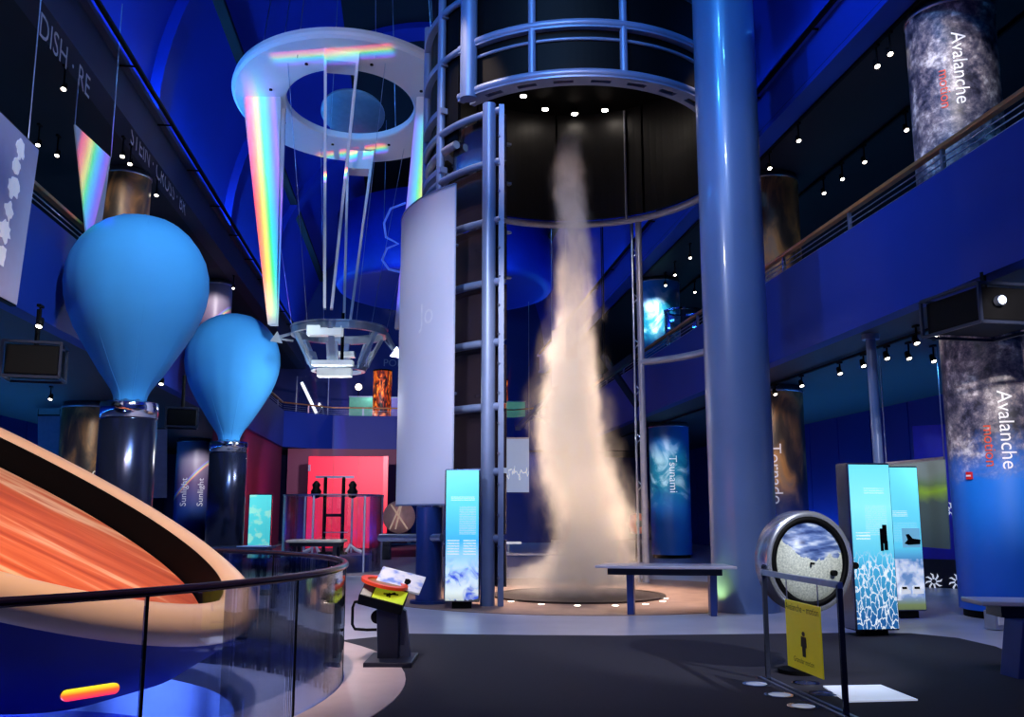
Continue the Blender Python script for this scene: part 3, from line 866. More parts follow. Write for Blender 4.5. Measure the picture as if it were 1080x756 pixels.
boxpart(360, 374, 24.9, 0.75, 0.16, 'light_box', mirror)
MB().cyl((0.1, -.2, .5), (0.1, -.2, -.85), 0.045, n=10).build('stem', black, lan)
for s, (px, py) in ((-1, (292, 356)), (1, (418, 372))):
    q = W(px, py, 24.0) - LC
    u = RT * s * RL * .98
    MB().bar(u, q, 0.10, 0.07).bar(u - ZV * .22, q - ZV * .02, 0.05, 0.05).build('arm', silver, lan)
    MB().prism([(-.16, -.10), (.16, -.16), (.02, .16)], .06, Matrix.Translation(q) @ Matrix.Rotation(yawr, 4, 'Z') @ Matrix.Rotation(PI / 2, 4, 'X')).build('arm_tip', mirror, lan)
wires = MB()
for k in range(6):
    a = yawr + k * PI / 3
    q = (Mt @ Vector((2.5 * math.cos(a), 2.5 * math.sin(a), -.10))) + RC - LC; wires.cyl((RL * math.cos(a), RL * math.sin(a), .13), q, 0.008, n=5)
wires.build('wires', steel, lan)

# ------------------------------------------------------------------ two hot air balloons on metal pedestals
balloon_m = mat('balloon_blue_fabric', (62, 150, 216), 0.85, spec=0.2, noise=0.03, scale=1.2, bump=0.08)
ped_m = mat('pedestal_dark_steel', (52, 58, 84), 0.22, 0.75, noise=0.08, scale=2)
cuff_m = mat('balloon_cuff_fabric', (34, 84, 135), 0.6)
PROF = [(230, 0.5), (231, 14), (235, 29), (241, 41), (250, 52), (261, 61), (275, 68.5), (290, 72.5), (305, 73.5), (320, 71.5), (335, 67), (350, 60.5), (365, 51.5), (380, 42), (395, 32.5), (405, 25), (412, 20), (418, 17), (425, 15.5)]
def balloon(px, top, base_px, d, sc, cy, lab_b, lab_p):
    p = W(px, base_px, d); s = (W(px + 50, base_px, d) - W(px, base_px, d)).length / 50 * sc
    zt = p.z; h = 425 - 230; ztop = W(px, top, d).z; k = (ztop - zt) / h
    b = thing('hot_air_balloon', lab_b, 'balloon', (p.x, p.y, zt + .01), group='blue balloons on steel pedestals')
    prof = [(w * s, (425 - y) * k) for y, w in PROF]
    # gores: radius swells slightly between the seams
    mb = MB(); n = 96; vs = []
    for r, z in prof:
        for i in range(n):
            t = 2 * PI * i / n
            rr = r * (1 - 0.010 * abs(math.cos(4 * t)) ** 8)
            vs.append(Vector((rr * math.cos(t), rr * math.sin(t), z)))
    fs = [(j * n + i, j * n + (i + 1) % n, (j + 1) * n + (i + 1) % n, (j + 1) * n + i) for j in range(len(prof) - 1) for i in range(n)]
    fs.append(tuple(range(n)))
    mb.add(vs, fs, True); env = mb.build('envelope', balloon_m, b)
    for i in range(8):
        t = 2 * PI * i / 8 + .39
        pts = [(r * .9915 * math.cos(t), r * .9915 * math.sin(t), z) for r, z in prof[1:]]
        MB().tube(pts, 0.010, 5).build('seam', balloon_m, env)
    MB().lathe([(15.2 * s, 0.0), (15.8 * s, 0.02), (16.6 * s, 12 * k), (15.6 * s, 13 * k)], 48).build('cuff', cuff_m, b)
    q = thing('balloon_pedestal', lab_p, 'pedestal', (p.x, p.y, 0), group='steel pedestals under the balloons')
    rp = 28.5 * s
    MB().lathe([(0.001, 0), (rp, 0), (rp, zt - 0.32), (rp - .02, zt - .31), (rp - .02, zt - .29), (rp, zt - .28), (0.001, zt - .28)], 64).build('drum', ped_m, q)
    MB().lathe([(0.001, zt - .28), (rp * 1.01, zt - .28), (rp * 1.01, zt - .02), (rp * .97, zt), (0.001, zt)], 64).build('collar', chrome, q)
    return b
balloon(137, 425 - 195, 425, 16.6, 1.0, 0, 'larger blue fabric hot air balloon nearest to the tilted orange disc', 'larger dark steel drum pedestal carrying the nearer blue balloon')
balloon(241.5, 332, 466, 25.3, .673, 0, 'smaller blue fabric hot air balloon farther back beside the white ring fin', 'smaller dark steel drum pedestal carrying the farther blue balloon')

# ------------------------------------------------------------------ the big tilted sand disc in its pit
DC = Vector((-5.638, 9.816, 2.619)); DRr = 4.60
nrm = Vector((0.484, -0.013, 1)).normalized()
dish = thing('tilted_sand_disc', 'huge tilted blue dish with cream rim and spinning orange sand disc behind curved glass', 'exhibit', (DC.x, DC.y, -0.9))
Q = Vector((0, 0, 1)).rotation_difference(nrm).to_matrix().to_4x4()
MD = Matrix.Translation((0, 0, DC.z + 0.9)) @ Q
def sand_fn(g, tc):
    # local radius / angle in the disc plane
    mp = g.n('ShaderNodeMapping', {'Vector': tc.outputs['Object'], 'Location': (0, 0, -(DC.z + .9))})
    sp = g.n('ShaderNodeSeparateXYZ', {0: mp.outputs[0]})
    ang = g.n('ShaderNodeMapping', {'Vector': tc.outputs['Object'], 'Rotation': (0, 0, math.radians(58)), 'Scale': (0.12, 1.15, 0.3)})
    n1 = g.n('ShaderNodeTexNoise', {'Vector': ang.outputs[0], 'Scale': 1.7, 'Detail': 4.0, 'Roughness': 0.5, 'Distortion': 0.25})
    return g.ramp(n1.outputs[0], [(0.30, lin((176, 58, 26))), (0.44, lin((214, 88, 42))), (0.54, lin((232, 112, 62))), (0.64, lin((255, 196, 148))), (0.76, lin((216, 90, 46)))])
sand_m = custom('orange_sand', sand_fn, 0.9)
cream = mat('cream_rim', (212, 170, 134), 0.5, noise=0.03, scale=1.5)
hull_m = mat('hull_blue', (6, 26, 120), 0.6, noise=0.05, scale=0.5, spec=0.2)
MB().lathe([(DRr - .42, -.62), (DRr - .42, -.05), (DRr - .36, .03), (DRr - .22, .06), (DRr - .08, .02), (DRr, -.08), (DRr - .01, -.15), (DRr - .04, -.21), (DRr - .12, -.22)], 128, MD).build('rim', cream, dish)
MB().lathe([(DRr - .43, -.62), (DRr - .43, -.04)], 128, MD).build('inner_wall', mat('disc_inner_wall', (2, 2, 4), 0.6, spec=0.1), dish)
MB().lathe([(0.001, -.40), (DRr - .50, -.40), (DRr - .48, -.42), (DRr - .48, -.47), (0.001, -.48)], 128, MD).build('sand_plate', sand_m, dish)
MB().lathe([(DRr - .52, -.46), (DRr - .43, -.46)], 128, MD).build('channel', mat('disc_channel', (14, 14, 26), 0.3, coat=.2), dish)
MB().lathe([(DRr - .10, -.215), (DRr - .18, -.45), (DRr - .42, -.82), (DRr - .85, -1.2), (DRr - 1.45, -1.5), (2.6, -1.78), (1.4, -1.92), (0.001, -1.95)], 128, MD).build('hull', hull_m, dish)
cz = (MD @ Vector((0, 0, -1.9)))
MB().cyl((cz.x, cz.y, 0), (cz.x, cz.y, cz.z + .1), 1.2, 0.95, 40).build('pedestal', hull_m, dish)
# instrument opening in the pit beneath the hull: low blue plinth wedge and lit vent
vg = G(60, 668, 0.42)
pl = PC + Vector((1.9, -1.6, -.9))
wedge = thing('pit_walkway', 'low blue ramp plate lying on the pit floor beside the dish hull', 'ramp', (pl.x, pl.y, -.9))
MB().prism([(-2.6, -.5), (.35, -.55), (.55, .1), (.2, .35), (-2.6, .5)], .14, Matrix.Translation((0, 0, 0)) @ Matrix.Rotation(.12, 4, 'Z')).build('plate', pit_blue, wedge, bevel=.02)
MB().prism([(-.35, -.22), (.3, -.25), (.36, .12), (-.3, .2)], .02, Matrix.Translation((-.1, 0, .14)) @ Matrix.Rotation(.12, 4, 'Z')).build('cover', mat('rose_cover', (165, 130, 140), .5), wedge)

# curved glass guard rail round the pit
guard = thing('glass_guard_rail', 'curved glass guard rail with dark top rail ringing the tilted sand disc', 'railing', (PC.x, PC.y, -.9))
RG = PR - 0.03
zt_ = 1.12 + .9
rail_m = mat('dark_top_rail', (70, 52, 66), 0.2, 0.6, noise=0.1)
MB().tube([(RG * math.cos(t), RG * math.sin(t), zt_) for t in [2 * PI * i / 128 for i in range(128)]], 0.033, 10, closed=True).build('top_rail', rail_m, guard)
def gang(px, py):
    p = G(px, py, 1.12) - PC; return math.atan2(p.y, p.x)
gA, gB = gang(166, 625), gang(313, 608)
step = gB - gA; NP = max(8, round(2 * PI / step)); step = 2 * PI / NP
gl_m = glass('guard_glass', (246, 249, 255), 0.06, 0.99)
for i in range(NP):
    a = gA + i * step
    MB().arc(RG - .008, RG + .008, 0.45, zt_ - .03, a + .004, a + step - .004, 12).build('glass_panel', gl_m, guard)
    c = Vector((RG * math.cos(a), RG * math.sin(a), 0))
    MB().cyl(c + ZV * .45, c + ZV * (zt_ - .03), 0.012, n=8).build('joint', black, guard)
    for z in (.55, .8):
        u = c.normalized()
        MB().cyl(c - u * .04 + ZV * z, c + u * .10 + ZV * z, 0.03, n=10).build('clamp', chrome, guard)

def pill_fn(g, tc):  # reflection in the glass, put in as a glowing coloured capsule
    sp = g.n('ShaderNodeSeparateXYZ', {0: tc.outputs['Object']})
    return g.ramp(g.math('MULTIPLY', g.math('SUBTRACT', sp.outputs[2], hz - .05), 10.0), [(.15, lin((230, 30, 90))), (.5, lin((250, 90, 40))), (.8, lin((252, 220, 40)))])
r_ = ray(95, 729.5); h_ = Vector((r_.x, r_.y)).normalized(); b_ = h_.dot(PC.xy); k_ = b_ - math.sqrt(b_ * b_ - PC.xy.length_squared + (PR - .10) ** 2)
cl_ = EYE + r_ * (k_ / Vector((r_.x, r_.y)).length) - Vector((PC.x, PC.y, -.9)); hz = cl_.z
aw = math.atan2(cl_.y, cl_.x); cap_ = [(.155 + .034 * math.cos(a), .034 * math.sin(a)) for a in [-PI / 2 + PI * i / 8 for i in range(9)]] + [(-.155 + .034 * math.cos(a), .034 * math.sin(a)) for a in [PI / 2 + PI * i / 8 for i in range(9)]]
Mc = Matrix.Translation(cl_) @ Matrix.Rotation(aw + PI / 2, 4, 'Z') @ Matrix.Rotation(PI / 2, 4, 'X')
hs = MB().prism([(x * .9, y * .8) for x, y in cap_], .05, Mc, -.055).build('reflection_capsule', black, guard); hs['label'] = 'small glowing capsule standing in for a red to yellow reflection in the glass'
MB().prism(cap_, .025, Mc, -.005).build('reflection_glow', custom('reflection_colours', pill_fn, .3, emit=1.6), hs)

# ------------------------------------------------------------------ reading kiosk left of centre
kb = G(413, 699, 0); kb = Vector((kb.x, kb.y, 0))
kio = thing('reading_kiosk', 'dark kiosk with red ring and lime green tilted panel beside the glass guard rail', 'kiosk', kb, yawr)
dark_blue_metal = mat('dark_blue_metal', (24, 28, 48), 0.4, 0.3, noise=0.1)
MB().box((0, 0, .03), (0.52, 0.75, 0.06)).build('base', dark_blue_metal, kio, bevel=.01)
MB().prism([(-.15, 0), (.08, 0), (.08, .58), (-.02, .60), (-.17, .58)], .16, Matrix.Translation((0, .08, .05)) @ Matrix.Rotation(PI / 2, 4, 'X')).build('pedestal', dark_blue_metal, kio, bevel=.01)
MB().prism([(.08, 0), (.20, 0), (.14, .50), (.08, .54)], .10, Matrix.Translation((0, .16, .05)) @ Matrix.Rotation(PI / 2, 4, 'X')).build('pedestal_fin', mat('fin_slate', (60, 66, 92), .4, .3), kio)
Tk = Matrix.Translation((-.10, -.02, .74)) @ Matrix.Rotation(math.radians(14), 4, 'Y') @ Matrix.Rotation(math.radians(26), 4, 'X')
def tbox(c, s, nm, mm, par=None, bev=.006):
    mb = MB().box((0, 0, 0), s); mb.v = [Tk @ (v + Vector(c)) for v in mb.v]
    return mb.build(nm, mm, par or kio, bevel=bev)
hd = tbox((0, 0, -.04), (.50, .32, .12), 'head', black)
tbox((.07, -.02, .026), (.36, .26, .012), 'lime_panel', mat('lime_panel', (190, 220, 50), .4, emit=.25), hd)
tbox((-.18, -.02, .026), (.12, .26, .012), 'grey_panel', mat('grey_panel', (165, 170, 165), .4), hd)
sym = MB().bar((-.06, -.02, .036), (.10, .03, .036), .02, .006).bar((-.02, -.05, .036), (.06, .05, .036), .025, .006).bar((.0, .02, .036), (.02, -.06, .036), .02, .006)
sym.v = [Tk @ (v + Vector((.06, -.02, 0))) for v in sym.v]; sym.build('symbol', black, hd)
Tr = Matrix.Translation((-.11, .10, .855)) @ Matrix.Rotation(math.radians(13), 4, 'Y') @ Matrix.Rotation(math.radians(5), 4, 'X')
rg = MB().arc(.20, .27, -.015, .02, 0, 2 * PI, 48); rg.v = [Tr @ v for v in rg.v]
rg.build('ring', mat('orange_red_ring', (226, 70, 30), .35, emit=.12), kio)
rg = MB().arc(0, .20, -.012, .0, 0, 2 * PI, 40); rg.v = [Tr @ v for v in rg.v]
rg.build('dial', mat('ochre_dial', (170, 110, 50), .4), kio)
Tk2 = Matrix.Translation((0.05, .30, .87)) @ Matrix.Rotation(math.radians(14), 4, 'Y') @ Matrix.Rotation(math.radians(24), 4, 'X')
mb = MB().box((0, 0, 0), (.52, .40, .03)); mb.v = [Tk2 @ v for v in mb.v]
def sheet_fn(g, tc):
    n1 = g.n('ShaderNodeTexNoise', {'Vector': tc.outputs['Object'], 'Scale': 7.0, 'Detail': 2.0})
    return g.ramp(n1.outputs[0], [(0.35, lin((120, 150, 225))), (0.5, lin((215, 220, 235))), (0.6, lin((225, 228, 238)))])
mb.build('tilted_sheet', custom('kiosk_sheet', sheet_fn, .4, emit=.15), kio, bevel=.006)
MB().bar((.1, .2, .74), (.14, .27, .88), .05, .05).build('bracket', black, kio)
MB().tube([(-.12, -.02, .66), (-.28, -.04, .68), (-.42, -.05, .66), (-.44, -.05, .60), (-.44, -.05, .42), (-.41, -.05, .37), (-.28, -.04, .36), (-.17, -.02, .36)], .016, 8).build('handle', black, kio)
MB().cyl((-.16, -.06, .50), (-.16, .06, .50), .075, n=20).build('knob', black, kio)

# ------------------------------------------------------------------ avalanche wheel with its frame, lower right
XF = 3.58
fa = PX(808, 660, XF).y; fb = PX(889, 690, XF).y
fr = thing('avalanche_wheel', 'round chrome rimmed sand wheel on a slim steel frame with a yellow sign', 'exhibit', (XF, (fa + fb) / 2, 0))
o_ = Vector((XF, (fa + fb) / 2, 0))
ya, yb = fa - o_.y, fb - o_.y
fz = PX(808, 604, XF).z
dk = mat('frame_gunmetal', (70, 74, 92), 0.25, 0.8, noise=0.06)
MB().bar((0, ya, 0), (0, ya, fz), .045, .03, up=(0, 1, 0)).build('leg', dk, fr)
MB().bar((0, yb, 0), (0, yb, fz), .045, .03, up=(0, 1, 0)).build('leg', dk, fr)
MB().bar((0, ya + .02, fz), (0, yb - .02, fz), .045, .05).build('crossbar', steel, fr)
MB().bar((-.035, ya + .15, .012), (-.035, yb - .15, .012), .035, .02).bar((.045, ya + .15, .012), (.045, yb - .15, .012), .035, .02).build('floor_rail', steel, fr)
# wheel
wc = W(853.5, 592, 9.75); wl = wc - o_
rw = 0.5 * 92 / 980 * 9.75 * 0.99
def wheel_fn(g, tc):
    sp = g.n('ShaderNodeSeparateXYZ', {0: tc.outputs['Object']})
    mp = g.n('ShaderNodeMapping', {'Vector': tc.outputs['Object'], 'Rotation': (0, math.radians(35), 0), 'Scale': (3.0, 1, 12.0)})
    n1 = g.n('ShaderNodeTexNoise', {'Vector': mp.outputs[0], 'Scale': 1.6, 'Detail': 6.0})
    n2 = g.n('ShaderNodeTexNoise', {'Vector': tc.outputs['Object'], 'Scale': 60.0, 'Detail': 3.0})
    n3 = g.n('ShaderNodeTexNoise', {'Vector': tc.outputs['Object'], 'Scale': 7.0, 'Detail': 5.0})
    blue = g.ramp(n1.outputs[0], [(0.35, lin((40, 62, 120))), (0.52, lin((110, 135, 190))), (0.68, lin((215, 225, 240)))])
    sand = g.ramp(n2.outputs[0], [(0.3, lin((180, 188, 178))), (0.7, lin((240, 244, 230)))])
    # the pile: boundary sinks towards the middle
    ax = g.math('MULTIPLY_ADD', sp.outputs[0], -0.25, 0.02)
    bump = g.math('MULTIPLY', g.math('MULTIPLY', g.math('SUBTRACT', sp.outputs[0], .15), g.math('SUBTRACT', sp.outputs[0], .15)), 0.9)
    h = g.math('ADD', g.math('ADD', bump, g.math('MULTIPLY', g.math('SUBTRACT', n3.outputs[0], .5), .22)), fzoff)
    f = g.math('GREATER_THAN', sp.outputs[2], h)
    return g.mix(f, sand, blue)
fzoff = wl.z + 0.10
Mw = Matrix.Translation(wl) @ Matrix.Rotation(math.radians(11), 4, 'Z') @ Matrix.Rotation(PI / 2, 4, 'X')
# local z of Mw points to the viewer side
wh = MB().lathe([(rw, 0.02), (rw + .05, .03), (rw + .06, .0), (rw + .06, -.20), (rw + .04, -.22), (rw, -.21)], 72, Mw).build('wheel_rim', mat('wheel_steel', (196, 200, 212), .25, .75), fr)
MB().lathe([(rw - .055, .012), (rw - .05, .028), (rw + .002, .028), (rw + .004, -.01)], 72, Mw).build('rim_band', black, wh)
fc = MB().lathe([(0.001, 0.0), (rw, 0.0), (rw, -.2), (.001, -.2)], 72, Mw)
fco = fc.build('sand_face', mat('temp', (0, 0, 0)), wh)
def wheel_fn2(g, tc):
    # express the object coordinate in the wheel's own axes
    mp0 = g.n('ShaderNodeMapping', {'Vector': tc.outputs['Object'], 'Location': tuple(-wl)})
    class T: outputs = {'Object': mp0.outputs[0]}
    return wheel_fn(g, T)
fzoff = 0.02
fco.data.materials[0] = custom('avalanche_sand', wheel_fn2, .35, coat=.1)
MB().cyl(Mw @ Vector((.02, -.02, 0)), Mw @ Vector((.02, -.02, .05)), 0.012, n=12).build('pin', black, wh)
kn = Mw @ Vector((rw * .60, -.12, .0)); kn2 = Mw @ Vector((rw * .60, -.12, .05))
MB().cyl(kn, kn2, 0.03, n=16).build('knob', black, wh)
kn = Mw @ Vector((rw + .09, -.05, -.04)); kn2 = Mw @ Vector((rw + .09, -.05, .03))
MB().cyl(kn, kn2, 0.035, n=16).cyl(Mw @ Vector((rw + .03, -.05, -.02)), Mw @ Vector((rw + .09, -.05, -.02)), .015, n=8).build('knob', black, wh)
# axle bracket from the far leg to the wheel, and foot post behind
pst = Mw @ Vector((0, 0, -.3)); 
MB().cyl((pst.x, pst.y, 0), (pst.x, pst.y, pst.z + .06), .055, n=16).cyl((pst.x, pst.y, 0), (pst.x, pst.y, .05), .2, n=24).cyl(Mw @ Vector((0, 0, -.36)), Mw @ Vector((0, 0, -.20)), .05, n=16).build('stand', black, fr)
MB().bar((0, ya, wl.z - .05), Mw @ Vector((-rw * .9, 0, -.1)), .05, .03).build('bracket', dk, fr)
# yellow sign hung below the bar
sy0, sy1 = PX(829.5, 660, XF).y - o_.y, PX(866, 660, XF).y - o_.y
sz1, sz0 = PX(830, 632, XF).z, PX(830, 701, XF).z
yel = mat('yellow_sign', (232, 222, 30), 0.4, noise=0.02, emit=.12)
sg = MB().box((0, (sy0 + sy1) / 2, (sz0 + sz1) / 2), (.012, abs(sy0 - sy1), sz1 - sz0)).build('sign', yel, fr, bevel=.004)
ink = mat('black_ink', (25, 25, 20), .6)
cym = (sy0 + sy1) / 2; sw = abs(sy0 - sy1)
def face_text(txt, size, y_c, z): text_words(txt, size, (-.007, y_c, z), (0, -1, 0), (0, 0, 1), 'sign_text', ink, sg, None, .003, True)
face_text('Avalanche \u2013 motion', sw * .118, cym, sz1 - .085); face_text('Granular motion', sw * .085, cym, sz0 + .07)
# standing figure pictogram on the sign
mb = MB(); hh = (sz1 - sz0); yc = cym - .02
def yz(poly): mb.add([Vector((-.0105, yc - a, sz0 + b)) for a, b in poly], [tuple(range(len(poly)))])
yz([(.022 * 1.6 * math.cos(2 * PI * i / 14), hh * .55 + .022 * 1.0 * math.sin(2 * PI * i / 14)) for i in range(14)])
yz([(-.055, hh * .51), (.055, hh * .51), (.065, hh * .36), (.04, hh * .36), (.035, hh * .22), (-.035, hh * .22), (-.04, hh * .36), (-.065, hh * .36)])
mb.build('pictogram', ink, sg)
wires2 = MB()
for y in (sy0 - .04, sy1 + .04): wires2.cyl((0, y, sz1 - .005), (0, y, fz), .006, n=6)
wires2.build('hanger', steel, sg)

# recessed floor lamps and glowing floor tile
lens_m = mat('floor_lens_glass', (205, 215, 235), .15, .3, emit=.25)
lens_dark = mat('floor_lens_dim', (70, 80, 120), .15, .4)
FL = [(798, 721.5, 1, 'nearest to the wheel frame\'s left leg'), (822, 733, 1, 'middle of the three bright ones by the frame'), (847, 745, 1, 'closest to the bottom edge of the carpet'),
      (850, 720.5, 0, 'dim one under the yellow sign'), (869, 731.5, 0, 'dim one touching the glowing floor tile')]
for px, py, lit, wh_ in FL:
    p = G(px, py, .012); p.z = .006
    t = thing('recessed_floor_lamp', 'recessed floor lamp in the carpet, ' + wh_, 'floor light', p, group='recessed floor lamps by the wheel')
    MB().arc(.10, .135, 0, .012, 0, 2 * PI, 32).build('bezel', chrome, t)
    MB().lathe([(.001, .016), (.07, .012), (.10, .006)], 32).build('lens', lens_m if lit else lens_dark, t)
q = [G(*v, .01) for v in ((868, 724), (929, 723), (968, 738.5), (893, 740.5))]
mb = MB().quadslab([(v.x, v.y, .008) for v in q][::-1], .012)
mb.v = [Vector((v.x, v.y, min(.02, max(.007, abs(v.z))))) for v in mb.v]
solo('glowing_floor_tile', mb, mat('lit_tile', (205, 215, 240), .4, emit=.55), 'white glowing square tile set in the carpet beside the wheel frame', 'floor light', (q[0].x, q[0].y, 0))
# vortex floor lights
LED = mat('led_glass', (255, 240, 225), .3, emit=6.0)
DOT = [(530, 624), (552, 622), (579, 621), (539, 634), (571, 637), (609, 638.5), (649, 638.5), (681, 637), (699, 634), (702, 631), (692, 628), (672, 625)]
DW = ['left of the vapour, farthest left of the back arc', 'left of the vapour, second in the back arc', 'left of the vapour, closest to its back side', 'front arc, nearest the tower upright', 'front arc, second from the tower upright', 'front arc, third from the tower upright',
      'front arc, fourth from the tower upright', 'front arc, just left of the curved bench leg', 'right of the bench leg, nearest the viewer', 'right of the bench leg, outermost', 'right of the bench leg, second from the back', 'right of the vapour, farthest back']
for (px, py), w_ in zip(DOT, DW):
    p = G(px, py, .012); p.z = .010
    mb = MB().arc(.034, .055, 0, .006, 0, 2 * PI, 20).lathe([(.001, .010), (.026, .008), (.036, .0)], 20)
    solo('floor_light', mb, LED, 'small floor light, ' + w_, 'floor light', p, group='lights around the vortex grille', off=False)

# ------------------------------------------------------------------ curved benches
bench_top = mat('bench_top_pale', (190, 185, 200), .3, noise=.05, coat=.3)
bench_leg = mat('bench_leg_blue', (44, 64, 130), .35, .3)
def bench(c, R_, a0, a1, depth, z, legs, label, labtop=True):
    t = thing('curved_bench', label, 'table', (c.x, c.y, 0))
    MB().arc(R_ - depth / 2, R_ + depth / 2, z - .045, z, a0, a1, 32).build('top', bench_top, t, bevel=.012)
    MB().arc(R_ - depth / 2 + .12, R_ + depth / 2 - .12, z - .15, z - .045, a0 + .03, a1 - .035, 32).build('apron', dark_blue_metal, t)
    for a in legs:
        p = Vector((R_ * math.cos(a), R_ * math.sin(a), 0))
        M = Matrix.Translation(p) @ Matrix.Rotation(a, 4, 'Z') @ Matrix.Rotation(PI / 2, 4, 'X')
        MB().prism([(-.12, 0), (.08, 0), (.13, z - .15), (-.09, z - .15)], .11, M, -.055).build('leg', bench_leg, t, bevel=.01)
    return t
cb = W(694, 540, 21.2); cb = Vector((cb.x, cb.y, 0)); Rb = 5.75
def bang(px): 
    p = W(px, 600, 15.5); return math.atan2(p.y - cb.y, p.x - cb.x)
bench(cb, Rb, bang(629), bang(770), .75, .80, [bang(664), bang(750)], 'pale curved bench table on a blue leg in front of the vapour and main column')
rb = G(1068, 714, 0)
tb_ = thing('side_bench', 'pale topped bench with tapered blue leg in front of the lower avalanche column', 'table', (rb.x, rb.y, 0), 0)
L0 = W(1036, 634, 9.9); z_ = L0.z
u0 = Vector((L0.x - rb.x, L0.y - rb.y, 0))
MB().prism([(u0.x, u0.y + .0), (u0.x + 2.6, u0.y - .9), (u0.x + 2.9, u0.y - .2), (u0.x + .1, u0.y + .55)], .05, None, z_ - .05).build('top', bench_top, tb_, bevel=.012)
MB().prism([(u0.x + .22, u0.y + .03), (u0.x + 2.55, u0.y - .75), (u0.x + 2.7, u0.y - .25), (u0.x + .3, u0.y + .42)], .12, None, z_ - .17).build('apron', dark_blue_metal, tb_)
MB().prism([(-.04, 0), (.34, 0), (.42, z_ - .17), (.06, z_ - .17)], .30, Matrix.Rotation(PI / 2, 4, 'X'), -.15).build('leg', bench_leg, tb_, bevel=.01)

# ------------------------------------------------------------------ glowing panels on the right
def ice_pattern(g, tc, sp, zf, col):
    mp = g.n('ShaderNodeMapping', {'Vector': tc.outputs['Object'], 'Scale': (15.0, 0.3, 7.0)})
    vo = g.n('ShaderNodeTexVoronoi', {'Vector': g.n('ShaderNodeVectorMath', {0: mp.outputs[0], 1: g.n('ShaderNodeTexNoise', {'Vector': mp.outputs[0], 'Scale': 1.3, 'Detail': 3.0}).outputs['Color']}, operation='ADD').outputs[0], 'Scale': 1.0}, feature='DISTANCE_TO_EDGE')
    ln = g.n('ShaderNodeMapRange', {0: vo.outputs[0], 1: .075, 2: .02}).outputs[0]
    low = g.n('ShaderNodeMapRange', {0: zf, 1: .50, 2: .40}).outputs[0]
    c2 = g.mix(g.n('ShaderNodeMapRange', {0: zf, 1: .1, 2: .45}).outputs[0], lin((30, 90, 150)), lin((70, 175, 215)))
    col = g.mix(low, col, c2)
    return g.mix(g.math('MULTIPLY', ln, low), col, lin((235, 245, 250)))
fA = custom('ice_lightbox', lightbox_fn([(0.0, (40, 110, 170)), (0.45, (90, 195, 225)), (0.75, (135, 232, 240)), (1.0, (105, 215, 240))],
    [(-.1, .2, .82, .86, .014, (200, 250, 250), .7), (-.1, .22, .58, .76, .011, (190, 240, 245), .55), (-.25, -.04, .55, .60, .018, (225, 250, 250), .8)], ice_pattern, 2.3), .3, emit=.85)
pA = G(920, 670, 0); pA.z = 0
pan = info_panel('info_panel', 'larger glowing turquoise panel with white branching ice pattern behind the sand wheel', pA, .64, 2.24, .32, math.radians(3), fA, .08)
wlk = MB().cyl((.12, -.17, 1.35), (.12, -.20, 1.35), .02, n=10).box((.15, -.178, 1.33), (.10, .02, .2)).box((.17, -.178, 1.44), (.06, .02, .08)).box((.12, -.178, 1.20), (.04, .02, .14)).box((.18, -.178, 1.20), (.05, .02, .12))
wlk.build('climber_picture', black, pan)
fB = custom('storm_lightbox', lightbox_fn([(0.0, (70, 75, 60)), (0.10, (110, 125, 80)), (0.16, (120, 145, 185)), (0.4, (70, 120, 175)), (0.5, (90, 195, 225)), (1.0, (110, 225, 240))],
    [(-.2, .05, .72, .76, .012, (215, 250, 250), .8), (-.2, .2, .54, .68, .011, (150, 225, 235), .6)],
    lambda g, tc, sp, zf, col: g.mix(g.math('MULTIPLY', g.n('ShaderNodeMapRange', {0: g.n('ShaderNodeTexNoise', {'Vector': tc.outputs['Object'], 'Scale': 4.5, 'Detail': 6.0}).outputs[0], 1: .42, 2: .6}).outputs[0], g.math('MULTIPLY', g.math('LESS_THAN', zf, .42), g.math('GREATER_THAN', zf, .13))), col, lin((215, 222, 235))), 2.2), .3, emit=.8)
pB = G(957, 652, 0); pB.z = 0
panb = info_panel('info_panel', 'smaller glowing panel with storm clouds and white vans behind the ice patterned panel', pB, .56, 2.26, .22, math.radians(0), fB, .12)
for x, w_ in ((-.13, .16), (.08, .18)):
    v = MB().prism([(-w_ / 2, .03), (w_ / 2, .03), (w_ / 2, .08), (w_ * .32, .09), (w_ * .18, .15), (-w_ * .42, .15), (-w_ / 2, .10)], .012, Matrix.Translation((x + .06, -.125, .36)) @ Matrix.Rotation(PI / 2, 4, 'X'))
    v.build('van_picture', mat('van_white', (235, 238, 240), .5, emit=.5), panb)
    MB().prism([(-w_ * .36, .10), (w_ * .14, .10), (w_ * .10, .135), (-w_ * .36, .135)], .006, Matrix.Translation((x + .06, -.138, .36)) @ Matrix.Rotation(PI / 2, 4, 'X')).build('van_window_picture', black, panb)
MB().box((.08, -.128, 1.25), (.30, .012, .30)).build('photo_panel', mat('photo_sky', (120, 190, 220), .5, emit=.5), panb)
MB().prism([(-.12, 1.16), (-.05, 1.14), (.14, 1.15), (.15, 1.22), (.02, 1.24), (-.04, 1.31), (-.09, 1.30), (-.06, 1.22)], .01, Matrix.Translation((.08, -.134, 0)) @ Matrix.Rotation(PI / 2, 4, 'X')).build('photo_silhouette', black, panb)
